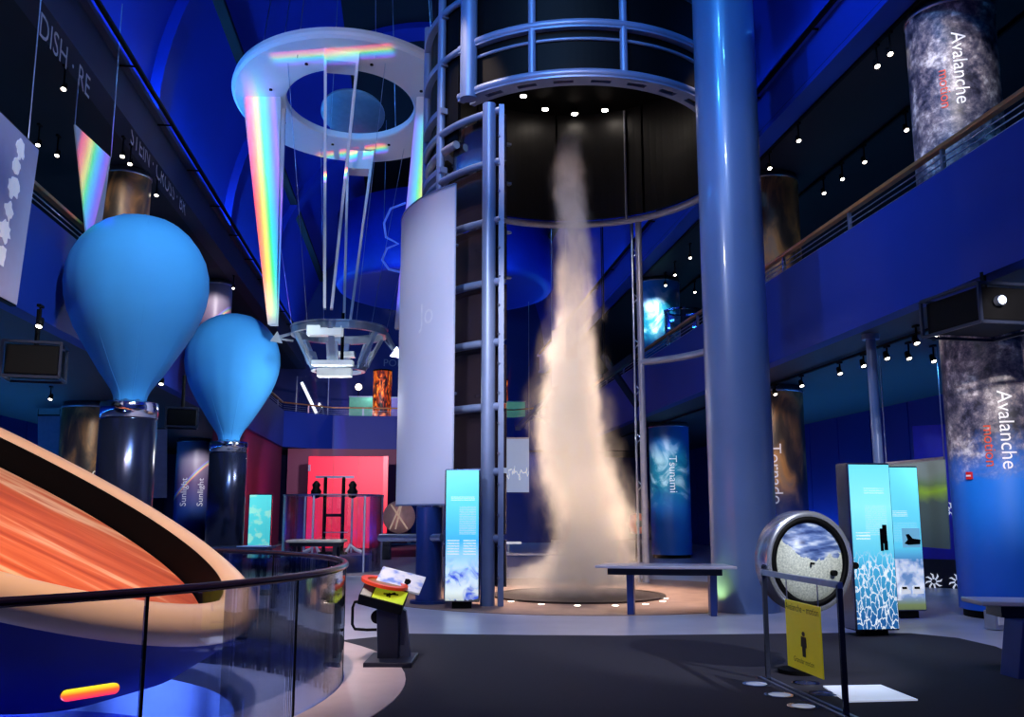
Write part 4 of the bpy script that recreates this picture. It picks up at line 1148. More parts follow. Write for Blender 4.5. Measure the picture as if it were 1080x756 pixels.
# projection panel and snow stars on the right
pcA, pcB, pcC, pcD = (938, 490), (999, 483), (1003, 579), (940, 572)
dS = 18.6
cp = [W(935, 489, 19.6), W(996, 483, 18.6), W(1002, 579, 18.6), W(940, 574, 19.6)]
t = thing('wall_screen', 'dull green hanging projection panel behind the two glowing panels', 'screen', cp[3])
def green_fn(g, tc):
    sp = g.n('ShaderNodeSeparateXYZ', {0: tc.outputs['Object']})
    nz = g.n('ShaderNodeTexNoise', {'Vector': tc.outputs['Object'], 'Scale': 1.5, 'Detail': 3.0})
    z = g.math('DIVIDE', sp.outputs[2], 1.9)
    base = g.ramp(g.math('MULTIPLY_ADD', g.math('SUBTRACT', nz.outputs[0], .5), .25, z), [(0.0, lin((52, 72, 78))), (.45, lin((78, 98, 96))), (.54, lin((150, 190, 60))), (.62, lin((110, 140, 92))), (.75, lin((140, 158, 150))), (1.0, lin((150, 165, 170)))])
    return base
MB().quadslab([v - cp[3] for v in cp], .04).build('panel', custom('green_projection', green_fn, .5, emit=.35), t)
MB().bar(cp[0] - cp[3], cp[1] - cp[3], .07, .06).build('top_bar', steel, t)
for v in (cp[0], cp[1]): MB().cyl(v - cp[3], Vector((v.x, v.y, ZB)) - cp[3], .012, n=6).build('cable', steel, t)
star_m = mat('snow_white', (225, 230, 245), .5, emit=.6)
dvw = W(1000, 590, 21.0)
bw = thing('star_partition', 'blue partition with white snow star emblems between the green panel and the avalanche column', 'partition', (dvw.x, dvw.y, 0))
e0 = W(972, 590, 21.3) - Vector((dvw.x, dvw.y, 0)); e1 = W(1032, 590, 20.6) - Vector((dvw.x, dvw.y, 0)); e0.z = e1.z = 0
tt = (e1 - e0).normalized(); nn = Vector((tt.y, -tt.x, 0))
bp_m = mat('partition_bright_blue', (10, 30, 190), .5, noise=.05)
MB().quadslab([e0, e1, e1 + ZV * 3.6, e0 + ZV * 3.6], -.10).build('board', bp_m, bw)
MB().quadslab([e0 - nn * -.02, e1 - nn * -.02, e1 - nn * -.02 + ZV * .62, e0 - nn * -.02 + ZV * .62], .03).build('dark_plinth', night, bw)
def star(px, py, r):
    p = W(px, py, 20.75); r_ = ray(px, py); nn3 = nn
    base = Vector((dvw.x, dvw.y, 0)) + e0 + nn * .06
    s_ = (base - EYE).dot(nn) / r_.dot(nn); c = EYE + r_ * s_ - Vector((dvw.x, dvw.y, 0))
    mb = MB()
    for k in range(8):
        a = k * PI / 4
        pts = [(.30 * r, -.10 * r), (.30 * r, .10 * r), (.75 * r, .16 * r), (1.05 * r, .36 * r), (.9 * r, .02 * r)]
        rot = [(x * math.cos(a) - y * math.sin(a), x * math.sin(a) + y * math.cos(a)) for x, y in pts]
        f_ = [c + tt * x + ZV * y for x, y in rot]
        mb.add(f_ + [q + nn * .02 for q in f_], [tuple(range(5)), tuple(reversed(range(5, 10)))] + [(i, (i + 1) % 5, 5 + (i + 1) % 5, 5 + i) for i in range(5)])
    mb.arc(.2 * r, .34 * r, 0, .02, 0, 2 * PI, 16) if False else None
    return mb.build('snow_star', star_m, bw)
for px, py in ((1004, 538), (985, 613), (1010, 614)): star(px, py, .17)
# small box unit on the floor by the column
bx = G(1052, 664, 0)
t = thing('floor_box', 'small silver and black equipment box on the floor at the foot of the avalanche column', 'equipment box', (bx.x, bx.y, 0), .25)
MB().box((0, 0, .14), (.26, .20, .26)).build('case', mat('silver_case', (170, 175, 190), .35, .5), t, bevel=.01)
MB().box((0, -.105, .15), (.16, .012, .15)).build('face_plate', white, t)
MB().box((.22, .04, .10), (.10, .16, .2)).build('side_unit', black, t, bevel=.01)

# ------------------------------------------------------------------ printed columns under and over the balconies
def snow_fn(h, c0=.44, c1=.58):
    def fn(g, tc):
        sp = g.n('ShaderNodeSeparateXYZ', {0: tc.outputs['Object']})
        zf = g.math('DIVIDE', sp.outputs[2], h)
        n1 = g.n('ShaderNodeTexNoise', {'Vector': tc.outputs['Object'], 'Scale': 1.6, 'Detail': 9.0, 'Roughness': .68, 'Distortion': .4})
        n2 = g.n('ShaderNodeTexNoise', {'Vector': tc.outputs['Object'], 'Scale': 7.0, 'Detail': 6.0, 'Roughness': .7})
        s = g.math('MULTIPLY_ADD', g.math('SUBTRACT', n2.outputs[0], .5), .7, n1.outputs[0])
        snow = g.ramp(s, [(.36, lin((26, 28, 46))), (.46, lin((74, 72, 92))), (.56, lin((132, 122, 128))), (.70, lin((232, 224, 222)))])
        w = g.math('MULTIPLY_ADD', g.math('SUBTRACT', n1.outputs[0], .5), .30, zf)
        low = g.ramp(zf, [(0.0, lin((2, 86, 205))), (.5, lin((14, 122, 232))), (1, lin((40, 130, 228)))])
        f = g.n('ShaderNodeMapRange', {0: w, 1: c0, 2: c1}).outputs[0]
        return g.mix(f, low, snow)
    return fn
def storm_fn(stops, h, scale=.9, vert=.35):
    def fn(g, tc):
        sp = g.n('ShaderNodeSeparateXYZ', {0: tc.outputs['Object']}); zf = g.math('DIVIDE', sp.outputs[2], h)
        mp = g.n('ShaderNodeMapping', {'Vector': tc.outputs['Object'], 'Scale': (1, 1, vert)})
        n1 = g.n('ShaderNodeTexNoise', {'Vector': mp.outputs[0], 'Scale': scale, 'Detail': 6.0, 'Distortion': .8})
        c = g.ramp(n1.outputs[0], [(p, lin(q)) for p, q in stops])
        low = lin((24, 60, 140))
        return g.mix(g.n('ShaderNodeMapRange', {0: zf, 1: .25, 2: .5}).outputs[0], low, c)
    return fn
H1 = ZB - .02; H2 = ZG - ZB - .44
ava_low = custom('avalanche_print_tall', snow_fn(H1), .45)
ava_up = custom('avalanche_print_upper', snow_fn(H2 * 1.0, .05, .2), .45)
TOR = [(.32, (26, 24, 30)), (.45, (60, 54, 50)), (.55, (120, 92, 62)), (.64, (190, 140, 84)), (.75, (130, 125, 115))]
torn = custom('tornado_print', storm_fn(TOR, H1, 1.7, .45), .4, coat=.1)
def tsu_fn(g, tc):
    sp = g.n('ShaderNodeSeparateXYZ', {0: tc.outputs['Object']}); zf = g.math('DIVIDE', sp.outputs[2], H1)
    n1 = g.n('ShaderNodeTexNoise', {'Vector': tc.outputs['Object'], 'Scale': 1.1, 'Detail': 6.0, 'Distortion': 1.5})
    w = g.ramp(n1.outputs[0], [(.35, lin((10, 90, 140))), (.5, lin((30, 140, 170))), (.62, lin((190, 225, 235)))])
    f = g.n('ShaderNodeMapRange', {0: g.math('ABSOLUTE', g.math('SUBTRACT', zf, .62)), 1: .26, 2: .1}).outputs[0]
    return g.mix(f, lin((30, 110, 190)), w)
tsun = custom('tsunami_print', tsu_fn, .4)
def sun_fn(g, tc):
    sp = g.n('ShaderNodeSeparateXYZ', {0: tc.outputs['Object']})
    zf = g.math('DIVIDE', sp.outputs[2], H1)
    n1 = g.n('ShaderNodeTexNoise', {'Vector': tc.outputs['Object'], 'Scale': .8, 'Detail': 5.0})
    base = g.ramp(zf, [(0, lin((14, 50, 150))), (.35, lin((30, 80, 165))), (.6, lin((120, 90, 130))), (.8, lin((190, 175, 190))), (1, lin((70, 80, 140)))])
    base = g.mix(g.math('MULTIPLY', n1.outputs[0], .5), base, lin((90, 90, 140)))
    # printed rainbow: a slanting arc across the print
    q = g.math('SUBTRACT', g.math('MULTIPLY_ADD', sp.outputs[0], 1.15, 3.05), sp.outputs[2])
    bow = g.ramp(g.math('MULTIPLY_ADD', q, .9, .5), [(.38, (0, 0, 0, 1)), (.42, lin((120, 60, 200))), (.46, lin((60, 140, 230))), (.5, lin((110, 210, 80))), (.54, lin((250, 220, 60))), (.6, lin((240, 80, 40))), (.64, (0, 0, 0, 1))])
    return g.mix(.8, base, bow, 'ADD')
sunp = custom('sunlight_print', sun_fn, .4)
def column(label, x, y, z0, h, r, m, words_=(), band=True):
    t = thing('printed_column', label, 'column', (x, y, z0), group=None)
    MB().lathe([(r, 0.12), (r, h - .16)], 56).build('printed_wrap', m, t)
    MB().lathe([(.001, 0), (r - .06, 0), (r - .06, .12), (r, .12)], 56).build('plinth', black, t)
    MB().lathe([(r, h - .16), (r + .015, h - .15), (r + .015, h - .10), (r - .03, h - .09), (r - .03, h), (.001, h)], 56).build('top_band', steel, t)
    for txt, size, da, zt, down, mm in words_:
        ang = math.atan2(-y, -x) + da
        mb = MB(); text_column(mb, txt, size, r, ang, zt, down); mb.build('lettering', mm, t)
    return t
wl_ = mat('white_lettering', (232, 232, 236), .5, emit=.12)
rl_ = mat('red_lettering', (214, 74, 40), .5, emit=.1)
RC_ = .74
XCR, XCL = 9.7, -9.75
yA = PX(1066, 600, XCR).y; yT = PX(823, 560, XCR).y; yS = PX(708, 560, XCR).y
RA = .80
column('tall column printed with avalanche snow above clear blue under the right balcony', XCR, yA, 0, H1, RA, ava_low,
       [('Avalanche', .305, .02, W(1062, 402, 13.6).z, True, wl_), ('motion', .23, -.27, W(1047, 440, 13.6).z, True, rl_)])
column('column printed with a brown tornado half hidden behind the main round column', XCR, yT, 0, H1, RC_, torn, [('Tornado', .44, -.25, 3.4, True, wl_)])
column('column printed with a turquoise breaking wave right of the tower upright', XCR, yS, 0, H1, RC_, tsun, [('Tsunami', .40, .0, 3.7, True, wl_)])
zU = ZB + .42
column('upper column printed with tumbling avalanche snow standing on the right balcony', 9.05, PX(1004, 60, 9.05).y, zU, H2, .70, ava_up,
       [('Avalanche', .305, .02, W(1010, 68, 15.2).z - zU, True, wl_), ('motion', .23, -.30, W(1000, 102, 15.2).z - zU, True, rl_)])
column('upper column with brown storm print on the right balcony beside the main round column', 9.05, PX(812, 240, 9.05).y, zU, H2, RC_, torn)
column('upper column with turquoise wave print far along the right balcony', 9.05, PX(696, 340, 9.05).y, zU, H2, RC_, tsun)
yL1 = PX(90, 500, XCL).y; yL2 = PX(202, 520, XCL).y
column('dark column printed with a grey brown tornado behind the nearer balloon pedestal', XCL, yL1, 0, H1, .78, torn,
       [('Tornado', .42, -.62, 1.4, False, wl_), ('Tornado', .42, .48, 1.4, False, wl_), ('motion', .34, .20, 1.4, False, rl_)])
column('blue column printed with a rainbow under the left balcony between the two pedestals', XCL, yL2, 0, H1, .74, sunp, [('Sunlight', .40, -.3, 1.9, False, wl_), ('Sunlight', .40, .7, 1.9, False, wl_)])
column('upper column with a brown storm print on the left balcony above the nearer balloon', -7.2, PX(132, 205, -7.2).y, zU, H2, .60, torn)
column('upper column with a pale rainbow print on the left balcony behind the farther balloon', -7.2, PX(228, 318, -7.2).y, zU, H2, .56, sunp)
# small red safety sign on the avalanche column
a_ = math.atan2(-yA, -XCR) - .62
p = Vector((XCR + (RA + .012) * math.cos(a_), yA + (RA + .012) * math.sin(a_), W(1016, 500, yA).z))
t = thing('alarm_box', 'small red and white alarm box on the left side of the avalanche column', 'alarm', p, a_ + PI / 2)
MB().box((0, 0, 0), (.10, .05, .12)).build('case', mat('alarm_red', (210, 30, 30), .4), t, bevel=.006)
MB().box((0, -.028, .0), (.08, .01, .025)).build('strip', white, t)

# ------------------------------------------------------------------ track spotlights
hot = mat('hot_spot_lens', (255, 240, 222), .3, emit=9.0)
proto = None
def make_spot(label, loc, zceil, tilt):
    global proto
    t = thing('track_spotlight', label, 'spotlight', loc, group='track spotlights under the gallery ceilings')
    M = Matrix.Rotation(-.55, 4, 'X')
    MB().cyl((0, 0, .06), (0, .0, zceil - loc[2]), .018, n=8).box((0, 0, zceil - loc[2] - .02), (.06, .16, .04)).build('stem', black, t)
    h = MB().lathe([(.001, .17), (.045, .16), (.055, .08), (.062, -.02), (.050, -.01), (.048, .0)], 20, M).build('housing', black, t)
    MB().lathe([(.001, -.005), (.034, -.007), (.048, .0)], 20, M).build('lens', hot, h)
    return t
TRX = {}
def spots(pixels, z, zceil, labels):
    for i, ((px, py), lab) in enumerate(zip(pixels, labels)):
        p = G(px, py, z)
        for xx, zz in TRACKS:
            if abs(zz - zceil) < .1 and abs(p.x - xx) < .30: p.x = xx; zceil_ = zceil - .075; break
        else: zceil_ = zceil
        make_spot(lab, (p.x, p.y, z), zceil_, 0)
ordn = ['first', 'second', 'third', 'fourth', 'fifth', 'sixth', 'seventh', 'eighth', 'ninth', 'tenth']
TRACKS = [(G(939, 57, 9.62).x, ZG), (G(912, 171, 9.62).x, ZG), (G(911, 386, 4.62).x, ZB)]
UPR = [(939, 57), (925, 70), (953, 137), (912, 171), (891, 189), (873, 204), (852, 149), (835, 211), (823, 178)]
spots(UPR, 9.62, ZG, ['lit track spotlight on the upper right gallery ceiling, %s leftward from the upper avalanche column' % ordn[i] for i in range(len(UPR))])
LOR = [(986, 356), (967, 362), (985, 381), (959, 378), (936, 378), (911, 386), (887, 394), (853, 407), (829, 416)]
spots(LOR, 4.62, ZB, ['lit track spotlight under the right balcony, %s leftward from the projector box' % ordn[i] for i in range(len(LOR))])
FRR = [(728, 272), (712, 290), (702, 301), (726, 308)]
spots(FRR, 9.62, ZG, ['tiny far spotlight between tower upright and main column, %s from the top' % ordn[i] for i in range(len(FRR))])
UPL = [(67, 94), (40, 153), (60, 164), (129, 165), (137, 173), (165, 206)]
spots(UPL, 9.62, ZG, ['lit track spotlight on the upper left gallery ceiling, %s from the left frame edge' % ordn[i] for i in range(len(UPL))])
spots([(246, 304)], 9.62, ZG, ['tiny lit spotlight just above the farther balloon on the left gallery'])
LOL = [(41, 344), (53, 421), (170, 405)]
spots(LOL, 4.60, ZB, ['lit spotlight directly above the black box under the left balcony', 'lit spotlight below the black box under the left balcony', 'lit spotlight between the two balloons under the left balcony'])
def track(x, y0, y1, z, label):
    solo('lighting_track', MB().box((x, (y0 + y1) / 2, z - .05), (.06, y1 - y0, .05)), black, label, 'lighting track', (x, y0, z))
tx = G(939, 57, 9.62).x; track(tx, 8, 42, ZG, 'black lighting track on the upper right gallery ceiling nearer the hall')
tx = G(912, 171, 9.62).x; track(tx, 8, 42, ZG, 'black lighting track on the upper right gallery ceiling farther from the hall')
tx = G(911, 386, 4.62).x; track(tx, 6, 40, ZB, 'black lighting track under the right balcony soffit')

# ------------------------------------------------------------------ projector and loudspeaker boxes
def projector(label, c, s, rz, lens_local, zceil):
    t = thing('ceiling_projector', label, 'projector', c, rz)
    fm = mat('projector_frame', (34, 40, 60), .4, .4)
    MB().box((0, 0, 0), (s[0] * .92, s[1] * .92, s[2] * .86)).build('case', black, t, bevel=.02)
    fb_ = MB()
    for sx in (-1, 1):
        for sz in (-1, 1):
            fb_.bar((sx * s[0] / 2, -s[1] / 2, sz * s[2] / 2), (sx * s[0] / 2, s[1] / 2, sz * s[2] / 2), .04, .04)
        for sy in (-1, 1):
            fb_.bar((sx * s[0] / 2, sy * s[1] / 2, -s[2] / 2), (sx * s[0] / 2, sy * s[1] / 2, s[2] / 2), .04, .04, up=(1, 0, 0))
    for sz in (-1, 1):
        for sy in (-1, 1): fb_.bar((-s[0] / 2, sy * s[1] / 2, sz * s[2] / 2), (s[0] / 2, sy * s[1] / 2, sz * s[2] / 2), .04, .04)
    fb_.build('cage', fm, t)
    MB().cyl((0, 0, s[2] / 2), (0, 0, zceil - c[2]), .04, n=12).build('hanger', black, t)
    if lens_local:
        l0 = Vector(lens_local[0]); dr = Vector(lens_local[1])
        ln = MB().cyl(l0, l0 + dr * .08, .07, n=20).build('lens_barrel', steel, t)
        MB().cyl(l0 + dr * .08, l0 + dr * .09, .05, n=20).build('lens', mat('projector_glow', (220, 235, 255), .2, emit=12.0), ln)
    return t
pj = W(1040, 330, 12.6)
projector('black caged projector hanging under the right balcony with a lit lens', (pj.x, pj.y, pj.z), (1.15, 1.2, .52), .1, ((-.30, -.60, .02), (0, -1, 0)), ZB)
pj = W(37, 382, 15.0)
projector('large black box hanging under the left balcony left of the nearer balloon', (pj.x, pj.y, pj.z), (.85, .7, .56), .2, None, ZB)
pj = W(192, 441, 22.5)
projector('smaller black box hanging between the two balloon pedestals', (pj.x, pj.y, pj.z), (.72, .6, .45), .2, None, ZB)

# ------------------------------------------------------------------ hanging screens on the left
XS = XL + .32
c0, c1 = PX(37.5, 158, XS), PX(12, 316, XS + .12)
y1 = c0.y; zt, zb2 = c0.z, c1.z
t = thing('hanging_banner_screen', 'large grey hanging screen with a row of white cloud blobs at the upper left', 'screen', (XS, y1, zb2))
pts = [Vector((.0, 0, zt - zb2)), Vector((0, -3.4, zt - zb2)), Vector((-.0, -3.4, 0)), Vector((-.0, -.30, 0))]
MB().quadslab(pts, .05).build('panel', mat('grey_screen', (172, 174, 205), .6, noise=.02), t)
MB().bar(pts[0], pts[1], .08, .06).build('top_bar', black, t)
MB().bar(pts[3], pts[2], .08, .05).build('bottom_bar', black, t)
for y in (-.3, -3.1): MB().cyl((0, y, zt - zb2), (0, y, ZG - zb2 + 1.0), .012, n=6).build('cable', steel, t)
blobm = mat('cloud_white', (225, 230, 242), .6, emit=.25)
for px, py, w, h in ((21, 157, 4, 9), (17, 174, 4, 8), (14, 197, 5, 10), (9, 222, 4, 8), (5, 243, 5, 10), (1, 268, 5, 9)):
    c = PX(px, py, XS + .06) - Vector((XS, y1, zb2)); sy = w / 980 * 17; sz = h / 980 * 17
    n = 18; rim_ = []
    for i in range(n):
        a = 2 * PI * i / n; rr = 1 + random.uniform(-.28, .28)
        rim_.append(Vector((c.x, c.y + sy * 1.9 * rr * math.cos(a), c.z + sz * rr * math.sin(a))))
    MB().add(rim_ + [q + Vector((.01, 0, 0)) for q in rim_], [tuple(range(n)), tuple(reversed(range(n, 2 * n)))] + [(i, (i + 1) % n, n + (i + 1) % n, n + i) for i in range(n)]).build('cloud_blob', blobm, t)
# triangular sail that catches the spectrum
d_s = 17.2
sA, sB, sC, sD = W(79, 131, d_s), W(117, 166, d_s + .7), W(104, 262, d_s + .6), W(93, 262, d_s)
t = thing('hanging_prism_sail', 'white triangular sail lit with a rainbow band above the nearer balloon', 'sail', sD)
MB().quadslab([sA - sD, sB - sD, sC - sD, Vector((0, 0, 0))], .04).build('blade', white, t)
MB().cyl(sA - sD, Vector((sA.x, sA.y, ZG + 2)) - sD, .012, n=6).cyl(sB - sD, Vector((sB.x, sB.y, ZG + 2)) - sD, .012, n=6).build('cables', steel, t)
SAIL_C = (sA + sB + sC + sD) / 4
# grey posters below the left balcony
for (x0, y0, x1, y1_, d, lab) in ((40, 438, 63, 480, 30, 'pale grey hanging poster left of the dark tornado column'), (157, 452, 176, 525, 32, 'pale grey hanging poster just right of the nearer pedestal')):
    a0, a1, b0_, b1_ = W(x0, y0, d), W(x1, y0, d), W(x0, y1_, d), W(x1, y1_, d)
    t = thing('hanging_poster', lab, 'poster', b0_)
    MB().quadslab([a0 - b0_, a1 - b0_, b1_ - b0_, Vector((0, 0, 0))], .03).build('sheet', mat('poster_grey', (120, 126, 160), .6), t)
    MB().bar(a0 - b0_, a1 - b0_, .05, .04).cyl(a0 - b0_, Vector((a0.x, a0.y, ZB)) - b0_, .01, n=6).cyl(a1 - b0_, Vector((a1.x, a1.y, ZB)) - b0_, .01, n=6).build('hanger', black, t)

# screens seen behind the vapour
def back_screen(pts, d, label, m, zc):
    P = [W(px, py, d) for px, py in pts]; o0 = P[3]
    t = thing('hanging_screen', label, 'screen', o0)
    MB().quadslab([q - o0 for q in P], .04).build('sheet', m, t)
    MB().bar(P[0] - o0, P[1] - o0, .07, .05).build('top_bar', steel, t)
    for q in P[:2]: MB().cyl(q - o0, Vector((q.x, q.y, zc)) - o0, .012, n=6).build('cable', steel, t)
    return t, o0
def seis_fn(g, tc):
    sp = g.n('ShaderNodeSeparateXYZ', {0: tc.outputs['Object']})
    n1 = g.n('ShaderNodeTexNoise', {'Vector': g.n('ShaderNodeMapping', {'Vector': tc.outputs['Object'], 'Scale': (3, 1, 1)}).outputs[0], 'Scale': 2.6, 'Detail': 6.0})
    d = g.math('ABSOLUTE', g.math('SUBTRACT', g.math('SUBTRACT', sp.outputs[2], .62), g.math('MULTIPLY', g.math('SUBTRACT', n1.outputs[0], .5), 1.1)))
    return g.mix(g.math('LESS_THAN', d, .035), lin((150, 165, 195)), lin((225, 232, 245)))
back_screen([(525, 462), (558, 462), (558, 519), (525, 519)], 30, 'grey white hanging screen with a wavy trace left of the vapour', custom('seismic_screen', seis_fn, .6, emit=.6), 8.5)
back_screen([(582, 350), (597, 340), (597, 405), (582, 408)], 34, 'slim pale lavender hanging screen behind the left edge of the vapour', screen_m, 14)

# ------------------------------------------------------------------ exhibits at the back left
def loc_at(px, py, d): return W(px, py, d)
gb = G(350, 604, 0); gb.z = 0
gd_ = gb.dot(FH)
gt = thing('glass_drum', 'round clear glass enclosure with chrome edges in front of the red partition', 'glass enclosure', gb)
rr_ = (W(395, 560, gd_) - W(292, 560, gd_)).length / 2
zt2 = W(340, 523, gd_).z
clear = glass('drum_glass', (249, 251, 255), .08, .99)
for k in range(6):
    a = k * PI / 3 + .2
    MB().arc(rr_ - .012, rr_ + .012, .06, zt2, a + .01, a + PI / 3 - .01, 14).build('glass_panel', clear, gt)
    MB().cyl((rr_ * math.cos(a), rr_ * math.sin(a), .06), (rr_ * math.cos(a), rr_ * math.sin(a), zt2), .028, n=8).build('edge_strip', mat('pale_edge_strip', (205, 212, 230), .4, .2), gt)
MB().arc(rr_ - .03, rr_ + .03, zt2, zt2 + .035, 0, 2 * PI, 48).build('top_rim', steel, gt)
MB().arc(0, rr_ + .12, 0, .06, 0, 2 * PI, 48).build('plinth', kerb_m, gt)
MB().arc(0, rr_ - .2, .06, .5, 0, 2 * PI, 48).build('inner_plinth', mat('plinth_blue', (40, 60, 130), .4), gt)
# black double post apparatus inside / behind
ab = W(340, 572, gd_); z0 = .506
at_ = thing('double_post_apparatus', 'black two post stand with clamps and lamps seen through the glass drum', 'apparatus', (gb.x, gb.y, z0))
zt3 = W(340, 503, gd_).z - z0
s1 = (W(351, 540, gd_) - W(332, 540, gd_)).length / 2
MB().cyl((-s1, 0, 0), (-s1, 0, zt3), .05, n=10).build('post', black, at_)
MB().cyl((s1, 0, 0), (s1, 0, zt3), .05, n=10).build('post', black, at_)
MB().bar((-s1 * 2.1, 0, zt3), (s1 * 2.1, 0, zt3), .06, .06).build('top_bar', steel, at_)
MB().bar((-s1, 0, zt3 * .5), (s1, 0, zt3 * .5), .06, .08).build('cross_bar', black, at_)
MB().bar((-s1 * 1.0, -.06, zt3 * .28), (s1 * 1.6, -.06, zt3 * .28), .03, .03).build('rod', steel, at_)
for s in (-1, 1):
    MB().lathe([(.001, -.30), (.10, -.26), (.15, -.10), (.09, .0), (.12, .08), (.05, .18), (.001, .2)], 14, Matrix.Translation((s * s1 * 2.0, 0, zt3 - .30))).build('clamp_head', black, at_)
    MB().tube([(s * s1 * 1.5, 0, .05), (s * s1 * 1.9, 0, .25), (s * s1 * 2.5, 0, .12), (s * s1 * 3.2, 0, .05)], .05, 8).build('white_foot', white, at_)
MB().arc(0, s1 * 1.6, 0, .06, 0, 2 * PI, 24).build('base', black, at_)
# table in front of the drum
def small_table(px0, px1, py, pyb, dpt, label, topm, nlegs=4):
    c = G((px0 + px1) / 2, pyb, 0); d = c.dot(FH)
    l = (W(px1, py, d) - W(px0, py, d)).length; z = W((px0 + px1) / 2, py, d).z
    t = thing('exhibit_table', label, 'table', c, yawr)
    MB().box((0, 0, z - .03), (l, dpt, .06)).build('top', topm, t, bevel=.015)
    MB().box((0, 0, z - .11), (l * .9, dpt * .8, .10)).build('apron', dark_blue_metal, t)
    for sx in (-1, 1):
        for sy in ((-1, 1) if nlegs == 4 else (0,)):
            MB().bar((sx * l * .36, sy * dpt * .3, z - .12), (sx * l * .34, sy * dpt * .34, 0), .09, .07, up=(0, 1, 0)).build('leg', dark_blue_metal, t)
    return t, c, d, z
small_table(304, 362, 569, 611, .8, 'cream topped exhibit table in front of the round glass drum', mat('cream_top', (216, 208, 190), .4, emit=.08))
tt1, c1_, d1_, z1_ = small_table(219, 285, 576, 612, .9, 'dark legged exhibit desk below the farther balloon pedestal', mat('desk_top', (70, 78, 110), .25, coat=.4))
MB().prism([(.0, -.35), (.7, -.35), (.7, .25), (.1, .3)], .015, Matrix.Translation((0, 0, z1_))).build('lit_sheet', mat('lit_blue_sheet', (130, 160, 225), .4, emit=.3), tt1)
# turquoise panel
fT = custom('map_lightbox', lightbox_fn([(0, (60, 190, 200)), (1, (90, 215, 215))], None,
    lambda g, tc, sp, zf, col: g.mix(g.n('ShaderNodeMapRange', {0: g.n('ShaderNodeTexNoise', {'Vector': tc.outputs['Object'], 'Scale': 3.5, 'Detail': 4.0}).outputs[0], 1: .53, 2: .6}).outputs[0], col, lin((150, 228, 205))), 2.0), .3, emit=.7)
pT = G(272, 600, 0); pT.z = 0
dT = pT.dot(FH)
info_panel('info_panel', 'small glowing turquoise panel beside the farther balloon pedestal and the glass drum', pT, (W(285, 560, dT) - W(261, 560, dT)).length, W(272, 521, dT).z - .3, .16, .05, fT, .3)
# red partition
rp0, rp1 = G(322, 578, 0), G(403, 578, 0)
dR = rp0.dot(FH); wR = (rp1 - rp0).length; hR = W(360, 481, dR).z
red_m = mat('bright_red_paint', (240, 8, 60), .5, noise=.03, scale=.8)
rt = thing('red_partition', 'bright red tall partition box at the far end under the left balcony', 'partition', (rp0.x, rp0.y, 0), yawr)
MB().box((wR / 2, .55, hR / 2), (wR, 1.1, hR)).build('box', red_m, rt, bevel=.02)
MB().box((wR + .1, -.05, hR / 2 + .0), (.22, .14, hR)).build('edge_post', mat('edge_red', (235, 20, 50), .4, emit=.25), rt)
MB().box((.06, -.02, hR - .55), (.10, .05, .3)).build('fitting', steel, rt)
for k in (1, 2): MB().box((wR * k / 3, -.004, hR / 2), (.02, .012, hR - .1)).build('seam', mat('seam_red', (160, 14, 40), .5), rt)
# rose translucent wheel
wq = G(420, 590, 0); dW = wq.dot(FH)
wz = W(419, 545, dW).z; wr = (W(436, 545, dW) - W(402, 545, dW)).length / 2
rw_ = thing('rose_wheel', 'round rose coloured wheel with pale crossing rods on a dark stand near the red partition', 'exhibit', (wq.x, wq.y, 0), yawr)
MB().lathe([(.001, -.03), (wr, -.03), (wr, .03), (.001, .03)], 48, Matrix.Translation((0, 0, wz)) @ Matrix.Rotation(PI / 2, 4, 'X')).build('disc', mat('rose_disc', (226, 168, 158), .4), rw_)
pal = mat('pale_rod', (240, 205, 175), .4, emit=.2)
for x0, x1 in ((-.55, .1), (-.2, .15), (.55, -.5)):
    MB().bar((x0 * wr, -.06, wz - wr * .75), (x1 * wr, -.06, wz + wr * .75), .05, .05).build('rod', pal, rw_)
MB().box((.1, 0, wz - wr - .06), (wr * 2.6, .5, .10)).build('shelf', black, rw_)
MB().box((-.5, 0, (wz - wr - .1) / 2), (.45, .4, wz - wr - .1)).build('stand', dark_blue_metal, rw_)
MB().box((.75, 0, (wz - wr - .1) / 2), (.12, .4, wz - wr - .1)).build('stand', dark_blue_metal, rw_)
# long exhibit counter behind the vapour at the left, with small lamp instrument
cq = G(545, 598, 0); dC = cq.dot(FH)
ct_ = thing('exhibit_counter', 'long low counter behind the vapour right of the tower upright', 'counter', (cq.x, cq.y, 0), yawr)
zc_ = W(545, 583, dC).z
MB().box((.9, 0, zc_ - .03), (3.4, .8, .06)).build('top', bench_top, ct_, bevel=.015)
for x in (-.5, 2.2): MB().box((x, 0, (zc_ - .06) / 2), (.35, .5, zc_ - .06)).build('leg', dark_blue_metal, ct_)
iz = zc_
it = thing('counter_instrument', 'small white instrument standing on the counter beside the tower upright', 'instrument', Vector((cq.x, cq.y, iz)) + RT * -.25)
MB().lathe([(.001, 0), (.14, 0), (.14, .03), (.03, .05), (.03, .26), (.001, .26)], 16).build('stand', steel, it)
MB().box((.08, 0, .30), (.62, .22, .07)).build('head', mat('instrument_white', (235, 238, 245), .4, emit=.3), it, bevel=.02)
# orange red helmet-like exhibit behind the right foot of the vapour
oq = G(674, 592, 0); dO = oq.dot(FH)
zo = W(674, 552, dO).z
ot = thing('orange_exhibit', 'orange red round exhibit head on a stand right behind the foot of the vapour', 'exhibit', (oq.x, oq.y, 0), yawr)
MB().cyl((0, 0, 0), (0, 0, zo - .3), .14, .10, 16).cyl((0, 0, 0), (0, 0, .05), .35, n=24).build('stand', dark_blue_metal, ot)
MB().lathe([(.001, -.36), (.26, -.30), (.34, 0), (.27, .28), (.001, .36)], 24, Matrix.Translation((0, 0, zo))).build('shell', mat('orange_red_shell', (226, 90, 50), .4), ot)
MB().cyl((0, -.30, zo), (0, -.37, zo), .12, n=20).build('port', black, ot)

